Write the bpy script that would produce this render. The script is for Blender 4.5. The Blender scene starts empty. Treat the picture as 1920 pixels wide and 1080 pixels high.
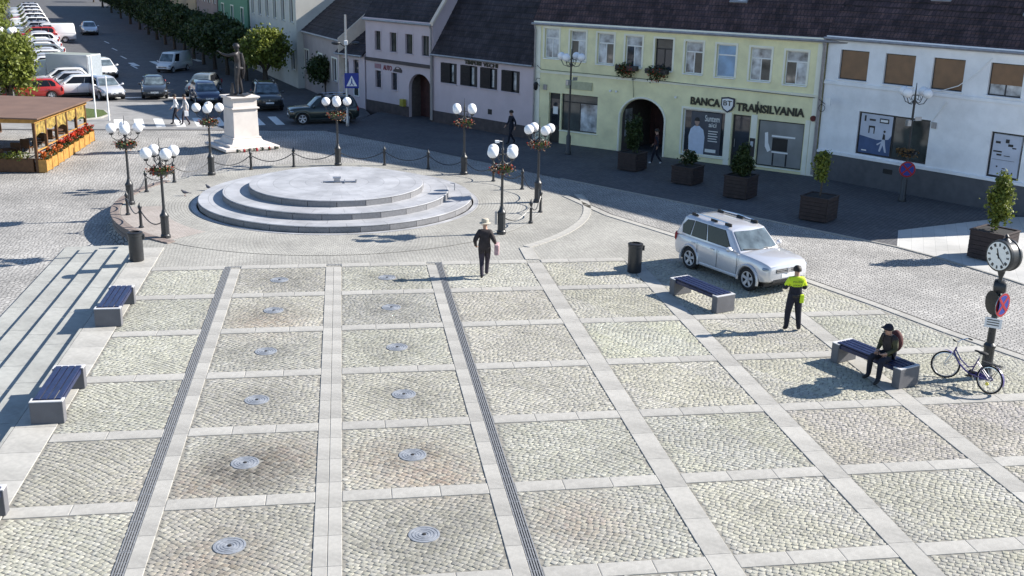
import bpy, bmesh, math, random
import numpy as np
from mathutils import Vector, Matrix
random.seed(11); rng = np.random.default_rng(11)
sc = bpy.context.scene; col = sc.collection
R_ = math.radians; PI = math.pi

# ---------------------------------------------------------------- camera
CAMH = 9.4; FN = 2.1155
_p, _y, _r = R_(16.937), R_(8.9727), R_(1.2322)
_F = np.array([math.sin(_y)*math.cos(_p), math.cos(_y)*math.cos(_p), -math.sin(_p)])
_R0 = np.array([math.cos(_y), -math.sin(_y), 0.0]); _U0 = np.cross(_R0, _F)
_R = math.cos(_r)*_R0 + math.sin(_r)*_U0; _U = -math.sin(_r)*_R0 + math.cos(_r)*_U0
cam_d = bpy.data.cameras.new('camera'); cam = bpy.data.objects.new('camera', cam_d); col.objects.link(cam)
cam.matrix_world = Matrix(((_R[0], _U[0], -_F[0], 0), (_R[1], _U[1], -_F[1], 0), (_R[2], _U[2], -_F[2], CAMH), (0, 0, 0, 1)))
cam_d.sensor_width = 36; cam_d.lens = FN*18; cam_d.clip_start = .1; cam_d.clip_end = 2500
sc.camera = cam
# ---------------------------------------------------------------- sky, sun, exposure
SUN_EL, SUN_AZ = R_(33.5), R_(5.5)          # azimuth measured from +X towards +Y
w = bpy.data.worlds.new('World'); sc.world = w; w.use_nodes = True
nt = w.node_tree; bg = nt.nodes['Background']
sky = nt.nodes.new('ShaderNodeTexSky'); sky.sky_type = 'NISHITA'; sky.sun_disc = False
sky.sun_elevation = SUN_EL; sky.sun_rotation = PI/2 - SUN_AZ; sky.air_density = 1.0; sky.dust_density = .15; sky.ozone_density = 3.0
nt.links.new(sky.outputs[0], bg.inputs[0]); bg.inputs[1].default_value = .09
sd = bpy.data.lights.new('sun', 'SUN'); sd.energy = 5.0; sd.angle = R_(.5); sd.color = (1, .945, .86)
sun = bpy.data.objects.new('sun', sd); col.objects.link(sun)
sdir = Vector((math.cos(SUN_AZ)*math.cos(SUN_EL), math.sin(SUN_AZ)*math.cos(SUN_EL), math.sin(SUN_EL)))
sun.rotation_euler = sdir.to_track_quat('Z', 'Y').to_euler(); sun.location = (30, 20, 40)
sc.view_settings.view_transform = 'Standard'; sc.view_settings.look = 'None'
sc.view_settings.exposure = 1.06; sc.view_settings.gamma = 1.0; sc.view_settings.use_curve_mapping = False

# ---------------------------------------------------------------- pixel -> place
def ray(u, v): return _F*FN + _R*(u-960)/960 + _U*(540-v)/960
def G(u, v, z=0.0):
    d = ray(u, v); t = (z-CAMH)/d[2]
    return Vector((d[0]*t, d[1]*t, z))
FC = (-.4, 42.9)                                # centre of the round terrace
def sm(t): t = max(0., min(1., t)); return t*t*(3-2*t)
def LOW(x, y):                                  # the parking street on the left lies a little lower
    if y < 36: a = max(0, min(1, (-6.9-x)/.3))
    else:
        d = math.hypot(x-FC[0], y-FC[1]); a = max(0, min(1, (d-8.25)/.25))*max(0, min(1, (-5.5-x)/2))
    return -.6*a*(1-sm((y-48)/12))
def GL(u, v):
    z = 0.
    for _ in range(12):
        p = G(u, v, z); z = LOW(p.x, p.y)
    return Vector((p.x, p.y, z))

# ---------------------------------------------------------------- materials
def mat(name, c, rough=.7, metal=0., var=.12, scale=6., bump=0., bscale=60., spec=.4, hue=.0, detail=4, coat=0, stain=0., trans=0, vcol=False, sss=0):
    m = bpy.data.materials.new(name); m.use_nodes = True; n = m.node_tree; N = n.nodes; L = n.links
    b = N['Principled BSDF']; b.inputs['Roughness'].default_value = rough; b.inputs['Metallic'].default_value = metal
    b.inputs['Specular IOR Level'].default_value = spec
    if coat: b.inputs['Coat Weight'].default_value = coat; b.inputs['Coat Roughness'].default_value = .05
    if trans: b.inputs['Transmission Weight'].default_value = trans
    tc = N.new('ShaderNodeTexCoord')
    nz = N.new('ShaderNodeTexNoise'); nz.inputs['Scale'].default_value = scale; nz.inputs['Detail'].default_value = detail
    L.new(tc.outputs['Object'], nz.inputs['Vector'])
    mx = N.new('ShaderNodeMix'); mx.data_type = 'RGBA'
    a = [max(0, x*(1-var)) for x in c]; d = [min(1, x*(1+var)) for x in c]
    if hue: d[0] = min(1, d[0]*(1+hue)); d[2] *= (1-hue)
    mx.inputs[6].default_value = (*a, 1); mx.inputs[7].default_value = (*d, 1)
    rp = N.new('ShaderNodeMapRange'); rp.inputs[1].default_value = .3; rp.inputs[2].default_value = .7
    L.new(nz.outputs[0], rp.inputs[0]); L.new(rp.outputs[0], mx.inputs[0])
    outc = mx.outputs[2]
    if stain:
        n2 = N.new('ShaderNodeTexNoise'); n2.inputs['Scale'].default_value = .7; n2.inputs['Detail'].default_value = 6; n2.inputs['Roughness'].default_value = .65
        L.new(tc.outputs['Object'], n2.inputs['Vector'])
        r2 = N.new('ShaderNodeMapRange'); r2.inputs[1].default_value = .42; r2.inputs[2].default_value = .68; r2.inputs[3].default_value = 1; r2.inputs[4].default_value = 1-stain
        L.new(n2.outputs[0], r2.inputs[0])
        mm = N.new('ShaderNodeMix'); mm.data_type = 'RGBA'; mm.blend_type = 'MULTIPLY'; mm.inputs[0].default_value = 1
        L.new(outc, mm.inputs[6]); L.new(r2.outputs[0], mm.inputs[7]); outc = mm.outputs[2]
    if vcol:
        at = N.new('ShaderNodeVertexColor'); at.layer_name = 'Col'
        mm = N.new('ShaderNodeMix'); mm.data_type = 'RGBA'; mm.blend_type = 'MULTIPLY'; mm.inputs[0].default_value = 1
        L.new(outc, mm.inputs[6]); L.new(at.outputs[0], mm.inputs[7]); outc = mm.outputs[2]
    L.new(outc, b.inputs['Base Color'])
    if bump:
        bz = N.new('ShaderNodeTexNoise'); bz.inputs['Scale'].default_value = bscale; bz.inputs['Detail'].default_value = 5
        L.new(tc.outputs['Object'], bz.inputs['Vector'])
        bp = N.new('ShaderNodeBump'); bp.inputs['Strength'].default_value = bump; bp.inputs['Distance'].default_value = .02
        L.new(bz.outputs[0], bp.inputs['Height']); L.new(bp.outputs[0], b.inputs['Normal'])
    return m
def brickmat(name, c1, c2, mortar, bw, bh, msize=.012, rot=0., rough=.8, bump=.6, dist=.02, polar=None, wob=0., off=.5, patch=.25, patch_scale=.35):
    m = bpy.data.materials.new(name); m.use_nodes = True; n = m.node_tree; N = n.nodes; L = n.links
    b = N['Principled BSDF']; b.inputs['Roughness'].default_value = rough; b.inputs['Specular IOR Level'].default_value = .35
    tc = N.new('ShaderNodeTexCoord'); vec = tc.outputs['Object']
    if polar:
        sp = N.new('ShaderNodeSeparateXYZ'); L.new(vec, sp.inputs[0])
        def mth(op, a, bb=None):
            q = N.new('ShaderNodeMath'); q.operation = op
            for i, z in enumerate((a, bb)):
                if z is None: continue
                if isinstance(z, (int, float)): q.inputs[i].default_value = z
                else: L.new(z, q.inputs[i])
            return q.outputs[0]
        x = mth('SUBTRACT', sp.outputs[0], polar[0]); y = mth('SUBTRACT', sp.outputs[1], polar[1])
        r = mth('SQRT', mth('ADD', mth('MULTIPLY', x, x), mth('MULTIPLY', y, y)))
        t = mth('MULTIPLY', mth('ARCTAN2', y, x), polar[2])
        cb = N.new('ShaderNodeCombineXYZ'); L.new(t, cb.inputs[0]); L.new(r, cb.inputs[1]); vec = cb.outputs[0]
    mp = N.new('ShaderNodeMapping'); mp.inputs['Rotation'].default_value = (0, 0, rot); L.new(vec, mp.inputs[0]); vec = mp.outputs[0]
    if wob:
        wn = N.new('ShaderNodeTexNoise'); wn.inputs['Scale'].default_value = 2.2; wn.inputs['Detail'].default_value = 3; L.new(vec, wn.inputs['Vector'])
        vm = N.new('ShaderNodeVectorMath'); vm.operation = 'MULTIPLY_ADD'; vm.inputs[1].default_value = (wob, wob, 0)
        L.new(wn.outputs[1], vm.inputs[0]); L.new(vec, vm.inputs[2]); vec = vm.outputs[0]
    br = N.new('ShaderNodeTexBrick'); L.new(vec, br.inputs['Vector'])
    br.inputs['Scale'].default_value = 1; br.inputs['Brick Width'].default_value = bw; br.inputs['Row Height'].default_value = bh
    br.inputs['Mortar Size'].default_value = msize; br.inputs['Mortar Smooth'].default_value = .3; br.offset = off
    br.inputs['Color1'].default_value = (*c1, 1); br.inputs['Color2'].default_value = (*c2, 1); br.inputs['Mortar'].default_value = (*mortar, 1)
    pn = N.new('ShaderNodeTexNoise'); pn.inputs['Scale'].default_value = patch_scale; pn.inputs['Detail'].default_value = 7; pn.inputs['Roughness'].default_value = .62
    L.new(tc.outputs['Object'], pn.inputs['Vector'])
    pr = N.new('ShaderNodeMapRange'); pr.inputs[1].default_value = .35; pr.inputs[2].default_value = .65; pr.inputs[3].default_value = 1-patch; pr.inputs[4].default_value = 1+patch*.4
    L.new(pn.outputs[0], pr.inputs[0])
    mm = N.new('ShaderNodeMix'); mm.data_type = 'RGBA'; mm.blend_type = 'MULTIPLY'; mm.inputs[0].default_value = 1
    L.new(br.outputs[0], mm.inputs[6]); L.new(pr.outputs[0], mm.inputs[7]); L.new(mm.outputs[2], b.inputs['Base Color'])
    bp = N.new('ShaderNodeBump'); bp.invert = True; bp.inputs['Strength'].default_value = bump; bp.inputs['Distance'].default_value = dist
    L.new(br.outputs[1], bp.inputs['Height']); L.new(bp.outputs[0], b.inputs['Normal'])
    return m
M = {}
M['cobble'] = mat('cobble granite', (.345, .335, .295), .75, var=.16, scale=9, bump=.5, bscale=120, vcol=True)
M['slab'] = mat('granite slab', (.40, .385, .355), .65, var=.10, scale=9, bump=.2, bscale=90, vcol=True, stain=.22)
M['bedding'] = mat('sand bedding', (.22, .21, .185), .95, var=.3, scale=8)
M['ring'] = brickmat('ring setts', (.40, .39, .355), (.33, .32, .295), (.19, .185, .17), .13, .115, .010, polar=(*FC, 7.0), wob=.05, patch=.22)
M['plazacob'] = brickmat('square setts', (.40, .39, .355), (.33, .32, .295), (.19, .185, .17), .125, .115, .010, rot=-.55, wob=.09, patch=.2)
M['streetcob'] = brickmat('street setts', (.46, .445, .42), (.34, .33, .315), (.14, .135, .13), .15, .125, .016, rot=.5, wob=.28, patch=.28, bump=.8, dist=.025)
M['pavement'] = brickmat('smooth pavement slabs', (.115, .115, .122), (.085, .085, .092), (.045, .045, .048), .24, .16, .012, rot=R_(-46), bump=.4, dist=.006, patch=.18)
M['sunpave'] = brickmat('pavement slabs painted sunlit', (.50, .49, .47), (.45, .445, .43), (.3, .3, .29), .6, .4, .006, rot=R_(-62), bump=.2, dist=.006, patch=.18)  # paler copy of the pavement, with the wedge of sun painted in
M['asphalt'] = mat('asphalt', (.10, .10, .105), .85, var=.2, scale=3, bump=.4, bscale=150, stain=.25)
M['sunpainted'] = mat('worn pale asphalt', (.27, .265, .26), .85, var=.12, scale=2, bump=.3, bscale=120, stain=.2)  # lighter paving, with sunlight on the road painted into its tone
M['earth'] = mat('ground', (.16, .155, .15), .9, var=.2, scale=.6)
M['paint'] = mat('road paint', (.72, .72, .70), .7, var=.15, scale=5, stain=.25)
M['stepstone'] = mat('step stone', (.36, .36, .335), .7, var=.12, scale=5, bump=.2, bscale=70, stain=.18, vcol=True)
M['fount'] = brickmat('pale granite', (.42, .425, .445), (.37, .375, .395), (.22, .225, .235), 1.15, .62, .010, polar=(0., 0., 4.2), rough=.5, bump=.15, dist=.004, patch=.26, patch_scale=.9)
M['fount_shaded'] = mat('riser granite toned for shade', (.19, .19, .20), .55, var=.12, scale=10, bump=.1, bscale=80)  # darker than the tops: shade on the upright faces is in the colour
M['lit_top'] = mat('sunlit block top', (.50, .50, .51), .7, var=.08, scale=6)  # sunlight on the end block tops, painted as a pale colour
M['concrete'] = mat('smooth concrete', (.13, .13, .142), .7, var=.08, scale=5, bump=.12, bscale=90, stain=.15)
M['iron'] = mat('painted cast iron', (.022, .024, .028), .42, var=.2, scale=20, bump=.1, bscale=40, spec=.6)
M['steel'] = mat('galvanised steel', (.36, .37, .40), .35, .8, var=.1, scale=10)
M['grate'] = mat('drain grate', (.30, .30, .30), .5, .4, var=.25, scale=12)
M['dark'] = mat('dark void', (.02, .02, .022), .9, var=.1)
M['globe'] = mat('opal globe', (.84, .84, .86), .25, var=.02, spec=.5)
M['slat'] = mat('dark bench slat', (.016, .024, .07), .38, var=.25, scale=10, bump=.2, bscale=40)
M['white'] = mat('white paint', (.78, .78, .78), .5, var=.04)
M['black'] = mat('black paint', (.015, .015, .017), .45, var=.2)
M['rubber'] = mat('rubber', (.018, .018, .02), .8, var=.25, scale=20)
M['glass'] = mat('window glass', (.03, .035, .045), .04, var=.3, scale=1.2, spec=.9)
M['chrome'] = mat('bright metal', (.62, .63, .66), .22, 1., var=.05)
M['roof'] = None

# ---------------------------------------------------------------- mesh helpers
class MB:
    def __init__(s): s.v = []; s.f = []; s.m = []; s.M = None; s.mi = 0
    def add(s, vs, fs):
        b = len(s.v)
        if s.M is not None: vs = [tuple(s.M @ Vector(p)) for p in vs]
        s.v += [tuple(p) for p in vs]; s.f += [tuple(b+i for i in f) for f in fs]; s.m += [s.mi]*len(fs); return s
    def box(s, x0, x1, y0, y1, z0, z1):
        return s.add([(x0,y0,z0),(x1,y0,z0),(x1,y1,z0),(x0,y1,z0),(x0,y0,z1),(x1,y0,z1),(x1,y1,z1),(x0,y1,z1)],
                     [(0,3,2,1),(4,5,6,7),(0,1,5,4),(1,2,6,5),(2,3,7,6),(3,0,4,7)])
    def taper(s, x0, x1, y0, y1, z0, z1, k):
        cx, cy = (x0+x1)/2, (y0+y1)/2
        t = lambda x, y: (cx+(x-cx)*k, cy+(y-cy)*k, z1)
        return s.add([(x0,y0,z0),(x1,y0,z0),(x1,y1,z0),(x0,y1,z0),t(x0,y0),t(x1,y0),t(x1,y1),t(x0,y1)],
                     [(0,3,2,1),(4,5,6,7),(0,1,5,4),(1,2,6,5),(2,3,7,6),(3,0,4,7)])
    def cyl(s, p0, p1, r0, r1=None, n=12, caps=True):
        r1 = r0 if r1 is None else r1
        p0 = Vector(p0); p1 = Vector(p1); d = (p1-p0).normalized()
        a = d.orthogonal().normalized(); b = d.cross(a); vs = []
        for p, r in ((p0, r0), (p1, r1)):
            for i in range(n):
                t = 2*PI*i/n; vs.append(p + a*math.cos(t)*r + b*math.sin(t)*r)
        fs = [(i, (i+1) % n, n+(i+1) % n, n+i) for i in range(n)]
        if caps: fs += [tuple(range(n-1, -1, -1)), tuple(range(n, 2*n))]
        return s.add(vs, fs)
    def tube(s, pts, r, n=8, closed=False):
        pts = [Vector(p) for p in pts]; k = len(pts); vs = []; ref = None
        for i, p in enumerate(pts):
            if closed: d = (pts[(i+1) % k]-pts[i-1])
            else: d = pts[min(i+1, k-1)]-pts[max(i-1, 0)]
            d = d.normalized() if d.length > 1e-9 else Vector((0, 0, 1))
            if ref is None: ref = d.orthogonal().normalized()
            a = (ref - d*ref.dot(d)); a = a.normalized() if a.length > 1e-6 else d.orthogonal().normalized()
            ref = a; b = d.cross(a); rr = r[i] if isinstance(r, (list, tuple)) else r
            for j in range(n):
                t = 2*PI*j/n; vs.append(p + a*math.cos(t)*rr + b*math.sin(t)*rr)
        fs = []
        for i in range(k if closed else k-1):
            for j in range(n):
                fs.append((i*n+j, i*n+(j+1) % n, ((i+1) % k)*n+(j+1) % n, ((i+1) % k)*n+j))
        if not closed: fs += [tuple(range(n-1, -1, -1)), tuple(range((k-1)*n, k*n))]
        return s.add(vs, fs)
    def lathe(s, prof, n=24, c=(0, 0, 0), axis=None, caps=True):
        vs = []; fs = []; k = len(prof)
        for r, z in prof:
            for i in range(n):
                t = 2*PI*i/n; vs.append(Vector((math.cos(t)*r, math.sin(t)*r, z)))
        if axis is not None:
            q = Vector((0, 0, 1)).rotation_difference(Vector(axis)); vs = [q @ v for v in vs]
        vs = [v + Vector(c) for v in vs]
        for a in range(k-1):
            for i in range(n): fs.append((a*n+i, a*n+(i+1) % n, (a+1)*n+(i+1) % n, (a+1)*n+i))
        if caps and prof[0][0] > 1e-5: fs.append(tuple(range(n-1, -1, -1)))
        if caps and prof[-1][0] > 1e-5: fs.append(tuple(range((k-1)*n, k*n)))
        return s.add(vs, fs)
    def ball(s, c, r, n=12, m=8, sc=(1, 1, 1)):
        pr = [(max(1e-4, r*math.sin(PI*i/m)), -r*math.cos(PI*i/m)) for i in range(m+1)]
        b = len(s.v); s.lathe(pr, n)
        for i in range(b, len(s.v)):
            p = s.v[i]; s.v[i] = (c[0]+p[0]*sc[0], c[1]+p[1]*sc[1], c[2]+p[2]*sc[2])
        return s
    def prism(s, poly, z0, z1):
        n = len(poly); vs = [(x, y, z0) for x, y in poly] + [(x, y, z1) for x, y in poly]
        return s.add(vs, [tuple(range(n-1, -1, -1)), tuple(range(n, 2*n))] + [(i, (i+1) % n, n+(i+1) % n, n+i) for i in range(n)])
    def extr(s, poly, vec):
        n = len(poly); v = Vector(vec); P = [Vector(p) for p in poly]
        return s.add(P + [p+v for p in P], [tuple(range(n-1, -1, -1)), tuple(range(n, 2*n))] + [(i, (i+1) % n, n+(i+1) % n, n+i) for i in range(n)])
    def quad(s, a, b, c, d): return s.add([a, b, c, d], [(0, 1, 2, 3)])
    def mesh(s, name, mats, smooth=False, recalc=True, ang=35):
        me = bpy.data.meshes.new(name); me.from_pydata(s.v, [], s.f)
        mats = mats if isinstance(mats, (list, tuple)) else [mats]
        for m in mats: me.materials.append(M[m] if isinstance(m, str) else m)
        if len(mats) > 1: me.polygons.foreach_set('material_index', s.m)
        if recalc:
            bm = bmesh.new(); bm.from_mesh(me); bmesh.ops.recalc_face_normals(bm, faces=bm.faces); bm.to_mesh(me); bm.free()
        if smooth:
            me.polygons.foreach_set('use_smooth', [True]*len(me.polygons)); me.set_sharp_from_angle(angle=R_(ang))
        me.update(); return me
    def build(s, name, mats, parent=None, smooth=False, bevel=0, seg=2, recalc=True, ang=35):
        o = bpy.data.objects.new(name, s.mesh(name, mats, smooth, recalc, ang)); col.objects.link(o)
        if parent: o.parent = parent
        if bevel:
            b = o.modifiers.new('bevel', 'BEVEL'); b.width = bevel; b.segments = seg; b.limit_method = 'ANGLE'; b.angle_limit = R_(35)
        return o
def fastmesh(name, V, Fq, m, cols=None, smooth=False):
    me = bpy.data.meshes.new(name); nv, nf, k = len(V), len(Fq), Fq.shape[1]
    me.vertices.add(nv); me.vertices.foreach_set('co', V.astype(np.float32).ravel())
    me.loops.add(nf*k); me.loops.foreach_set('vertex_index', Fq.astype(np.int32).ravel())
    me.polygons.add(nf); me.polygons.foreach_set('loop_start', np.arange(0, nf*k, k, dtype=np.int32))
    if smooth: me.polygons.foreach_set('use_smooth', np.ones(nf, bool))
    if cols is not None:
        ca = me.color_attributes.new('Col', 'FLOAT_COLOR', 'POINT')
        ca.data.foreach_set('color', np.hstack([cols, np.ones((nv, 1))]).astype(np.float32).ravel())
    me.materials.append(M[m] if isinstance(m, str) else m); me.update(calc_edges=True); me.validate(); return me
def setcol(me, c):
    ca = me.color_attributes.new('Col', 'FLOAT_COLOR', 'POINT'); ca.data.foreach_set('color', [x for _ in me.vertices for x in (*c, 1)])
def tag(o, label=None, cat=None, group=None, kind=None):
    if label: o['label'] = label
    if cat: o['category'] = cat
    if group: o['group'] = group
    if kind: o['kind'] = kind
    return o
def empty(name, loc=(0, 0, 0), rz=0., label=None, cat=None, group=None):
    o = bpy.data.objects.new(name, None); col.objects.link(o); o.location = loc; o.rotation_euler = (0, 0, rz); o.empty_display_size = .2
    return tag(o, label, cat, group)
def link(name, me, parent=None):
    o = bpy.data.objects.new(name, me); col.objects.link(o)
    if parent: o.parent = parent
    return o
def copy_tree(o, parent=None):
    c = o.copy(); col.objects.link(c); c.parent = parent
    for ch in list(o.children): copy_tree(ch, c)
    return c
def struct(o): o['kind'] = 'structure'; return o
def text(body, size, depth, m, parent, M4, name='lettering', bold=0., align='LEFT'):
    cu = bpy.data.curves.new('txt', 'FONT'); cu.body = body; cu.size = size; cu.extrude = depth; cu.offset = bold; cu.align_x = align; cu.resolution_u = 3
    t = bpy.data.objects.new('txt', cu); col.objects.link(t)
    dg = bpy.context.evaluated_depsgraph_get(); me = bpy.data.meshes.new_from_object(t.evaluated_get(dg))
    bpy.data.objects.remove(t); bpy.data.curves.remove(cu)
    me.materials.clear(); me.materials.append(M[m] if isinstance(m, str) else m); me.name = name
    me.transform(M4); return link(name, me, parent)
FM = lambda x, y, z: Matrix(((1, 0, 0, x), (0, 0, 1, y), (0, 1, 0, z), (0, 0, 0, 1)))      # text upright on a facade, reading along +x (normal -y)
FM = lambda x, y, z: Matrix.Translation((x, y, z)) @ Matrix.Rotation(PI/2, 4, 'X')

# ================================================================ GROUND
g = MB(); g.quad((-700, -300, -.75), (700, -300, -.75), (700, 1300, -.75), (-700, 1300, -.75)); struct(g.build('ground', 'earth', recalc=False))
# cobbled street sheet, lower on the left
xs = np.concatenate([np.arange(-75, -12, 1.5), np.arange(-12, -5, .25), np.arange(-5, 61, 3)]); ys = np.concatenate([np.arange(0, 30, 3), np.arange(30, 62.1, .5)])
g = MB(); nx = len(xs)
g.add([(x, y, LOW(x, y)-.022) for y in ys for x in xs], [(j*nx+i, j*nx+i+1, (j+1)*nx+i+1, (j+1)*nx+i) for j in range(len(ys)-1) for i in range(nx-1)])
struct(g.build('cobbled_street', 'streetcob', recalc=False))
# kerb line between the square and the street
KL = [(5.8, 47.5), (9.0, 43.3), (9.96, 39.75), (11.66, 36.3), (14.0, 30.76), (15.1, 28), (15.95, 25.5), (16.84, 23.4), (19.2, 17.5), (22, 10)]
def klx(y):
    for a, b in zip(KL, KL[1:]):
        if b[1] <= y <= a[1]: return a[0]+(b[0]-a[0])*(a[1]-y)/(a[1]-b[1])
    return KL[-1][0] if y < 10 else 5.8
# the square's own bed
poly = [(-6.86, 9), (22, 9)] + [(x, y) for x, y in KL[::-1]] + [(-6, 47.5), (-6.86, 38)]
g = MB(); g.add([(x, y, -.012) for x, y in poly], [tuple(range(len(poly)))]); plaza = struct(g.build('plaza', 'plazacob', recalc=False))
# bedding sheet below the modelled cobbles
YT = 33.3
g = MB(); pb = [(-6.84, 9.2), (21.7, 9.2)] + [(klx(y)-.25, y) for y in (10.5, 14, 17.5, 20, 23.4, 25.5, 28, 30.76, YT)] + [(-6.84, YT)]
g.add([(x, y, -.008) for x, y in pb], [tuple(range(len(pb)))]); g.build('bedding', 'bedding', plaza, recalc=False)
# round terrace
g = MB(); n = 96; g.add([(FC[0]+8.3*math.cos(2*PI*i/n), FC[1]+8.3*math.sin(2*PI*i/n), 0) for i in range(n)], [tuple(range(n))])
terrace = struct(g.build('round_terrace', 'ring', recalc=False))

ROWY = [33.38, 30.40, 27.30, 24.17, 21.03, 17.93, 14.95]
BX = {'l': -3.70, 'c': -.447, 'r': 2.87, 'r1': 5.957, 'r2': 9.19, 'r3': 12.43}
slab_meshes = {}
def slab(x0, x1, y0, y1, parent, m='slab', z0=-.04, z1=.009, tone=None, name='slab', gap=.004):
    t = tone if tone else random.choice((.91, .95, .97, .99, 1., 1.02, 1.05)); key = (round(x1-x0, 3), round(y1-y0, 3), t, m, z1)
    if key not in slab_meshes:
        a, b = (x1-x0)/2-gap, (y1-y0)/2-gap; q = MB(); q.box(-a, a, -b, b, z0, z1-.004)
        q.f.pop(1); q.m.pop(); k = 1-.006/min(a, b)
        q.add([(-a, -b, z1-.004), (a, -b, z1-.004), (a, b, z1-.004), (-a, b, z1-.004), (-a*k, -b*k, z1), (a*k, -b*k, z1), (a*k, b*k, z1), (-a*k, b*k, z1)],
              [(4, 5, 6, 7), (0, 1, 5, 4), (1, 2, 6, 5), (2, 3, 7, 6), (3, 0, 4, 7)])
        me = q.mesh(name, m); setcol(me, (t, t, t*.995)); slab_meshes[key] = me
    o = link(name, slab_meshes[key], parent); o.location = ((x0+x1)/2, (y0+y1)/2, 0); return o
# lengthwise bands (seen part) and cross bands
def ylo(x): return max(11.2, 11.5)
for key, hw, two in (('c', .24, True), ('r1', .24, False), ('r2', .24, False), ('r3', .24, False)):
    x = BX[key]; y = {'c': 33.2, 'r1': 33.2, 'r2': 33.2, 'r3': 27.5}[key]; ymin = 11.8
    k = 0
    while y > ymin:
        ln = .98 if two else 1.2
        if two:
            slab(x-hw, x, y-ln, y, plaza); slab(x, x+hw, y-ln-.0, y, plaza)
        else: slab(x-hw, x+hw, y-ln, y, plaza)
        y -= ln; k += 1
spans = [(-5.98, -3.80), (-3.30, -.687), (-.207, 2.47), (2.97, 5.717), (6.197, 8.95), (9.43, 12.19), (12.67, 16.6)]
for k, ry in enumerate(ROWY):
    for a, b in spans:
        if b > klx(ry)-.3: b = klx(ry)-.35
        if b-a < .5: continue
        if ry > 28.0 and a > 9.4: continue
        nn = max(1, round((b-a)/.9)); st = (b-a)/nn
        for i in range(nn): slab(a+i*st, a+(i+1)*st, ry-.2, ry+.2, plaza)
# strips beside the two drains, and along the steps
y = 33.2
while y > 11.8:
    slab(BX['l']+.10, BX['l']+.40, y-1.02, y, plaza); slab(BX['r']-.40, BX['r']-.10, y-1.02, y, plaza); y -= 1.02
y = 36.0
while y > 12.5:
    slab(-6.83, -6.0, y-1.2, y, plaza, tone=1.06 if random.random() < .5 else 1.02); y -= 1.2
# top cross strip at the drains' head: thin dark slot + slabs
g = MB(); g.box(BX['l']-.1, BX['r']+.1, 33.43, 33.47, -.03, .006); g.build('cross_slot', 'grate', plaza)
# drains: grates of slotted bars
gm = MB()
for i in range(5): gm.box(-.095+i*.0425, -.078+i*.0425+.006, -.495, .495, -.03, .008)
for j in (-.48, -.16, .16, .48): gm.box(-.095, .098, j-.01, j+.01, -.028, .002)
grate_me = gm.mesh('grate', 'grate')
for key in ('l', 'r'):
    ch = MB(); ch.box(BX[key]-.1, BX[key]+.1, 11.5, 33.42, -.045, -.006); c = struct(ch.build('drain_channel', 'dark'))
    y = 33.4-.5
    while y > 11.6:
        o = link('grate', grate_me, c); o.location = (BX[key], y, 0); y -= 1.0
# --- cobbles as stones
JX = (-2.05, 1.17); JY = [16.4, 19.5, 22.62, 25.7, 28.95, 31.9]
cells = []
xe = [(-5.98, -3.81), (-3.29, -.69), (-.205, 2.46), (2.98, 5.715), (6.2, 8.95), (9.43, 12.19), (12.67, 30)]
ye = [(ROWY[i+1]+.2, ROWY[i]-.2) for i in range(6)] + [(11.4, ROWY[6]-.2)]
ang = -.60; ca, sa = math.cos(ang), math.sin(ang); P = .102
ii, jj = np.meshgrid(np.arange(-360, 360), np.arange(-360, 360), indexing='ij')
bow = .20*np.abs(np.sin(ii*P*1.08*1.15+.15*np.sin(jj*.05)))*1.0
roff = rng.uniform(0, 1, 720)[jj+360]
uu = (ii + roff + rng.normal(0, .07, ii.shape))*P*1.08; vv = (jj + rng.normal(0, .045, ii.shape))*P + bow
X = (uu*ca - vv*sa + 5).ravel(); Y = (uu*sa + vv*ca + 23).ravel()
keep = np.zeros(len(X), bool)
for a, b in xe:
    for c_, d_ in ye: keep |= (X > a+.035) & (X < b-.035) & (Y > c_+.035) & (Y < d_-.035)
# the outer right field has no cross bands above y=28
keep |= (X > 9.43) & (X < 30) & (Y > 27.5) & (Y < YT) & ~((X < 12.19) & (Y < 28.0))
kx = np.interp(Y, [p[1] for p in KL[::-1]], [p[0] for p in KL[::-1]])
keep &= (X < kx-.32)
for jx in JX:
    for jy in JY: keep &= (np.hypot(X-jx, Y-jy) > .30)
# only what the camera can see, with a margin
Q = np.stack([X, Y, np.full_like(X, -CAMH)], 1); zz = Q@_F; pu = FN*(Q@_R)/zz; pv = FN*(Q@_U)/zz
keep &= (zz > 0) & (np.abs(pu) < 1.12) & (pv > -.66)
X = X[keep]; Y = Y[keep]; n = len(X)
dist = np.sqrt(X**2+Y**2+CAMH**2); order = np.argsort(dist); X = X[order]; Y = Y[order]
hs = P*.5*rng.uniform(.88, 1.0, n); hl = P*.54*rng.uniform(.84, 1.0, n); th = ang + rng.normal(0, .10, n); zt = rng.normal(.0, .0016, n)
tone = np.clip(rng.normal(1., .085, n), .7, 1.22)*(1+.07*np.sin(X*1.3+np.sin(Y*.8)*2)*np.sin(Y*1.1+X*.4))
cx_ = np.stack([tone, tone, tone*rng.uniform(.94, 1.02, n)], 1)
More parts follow.
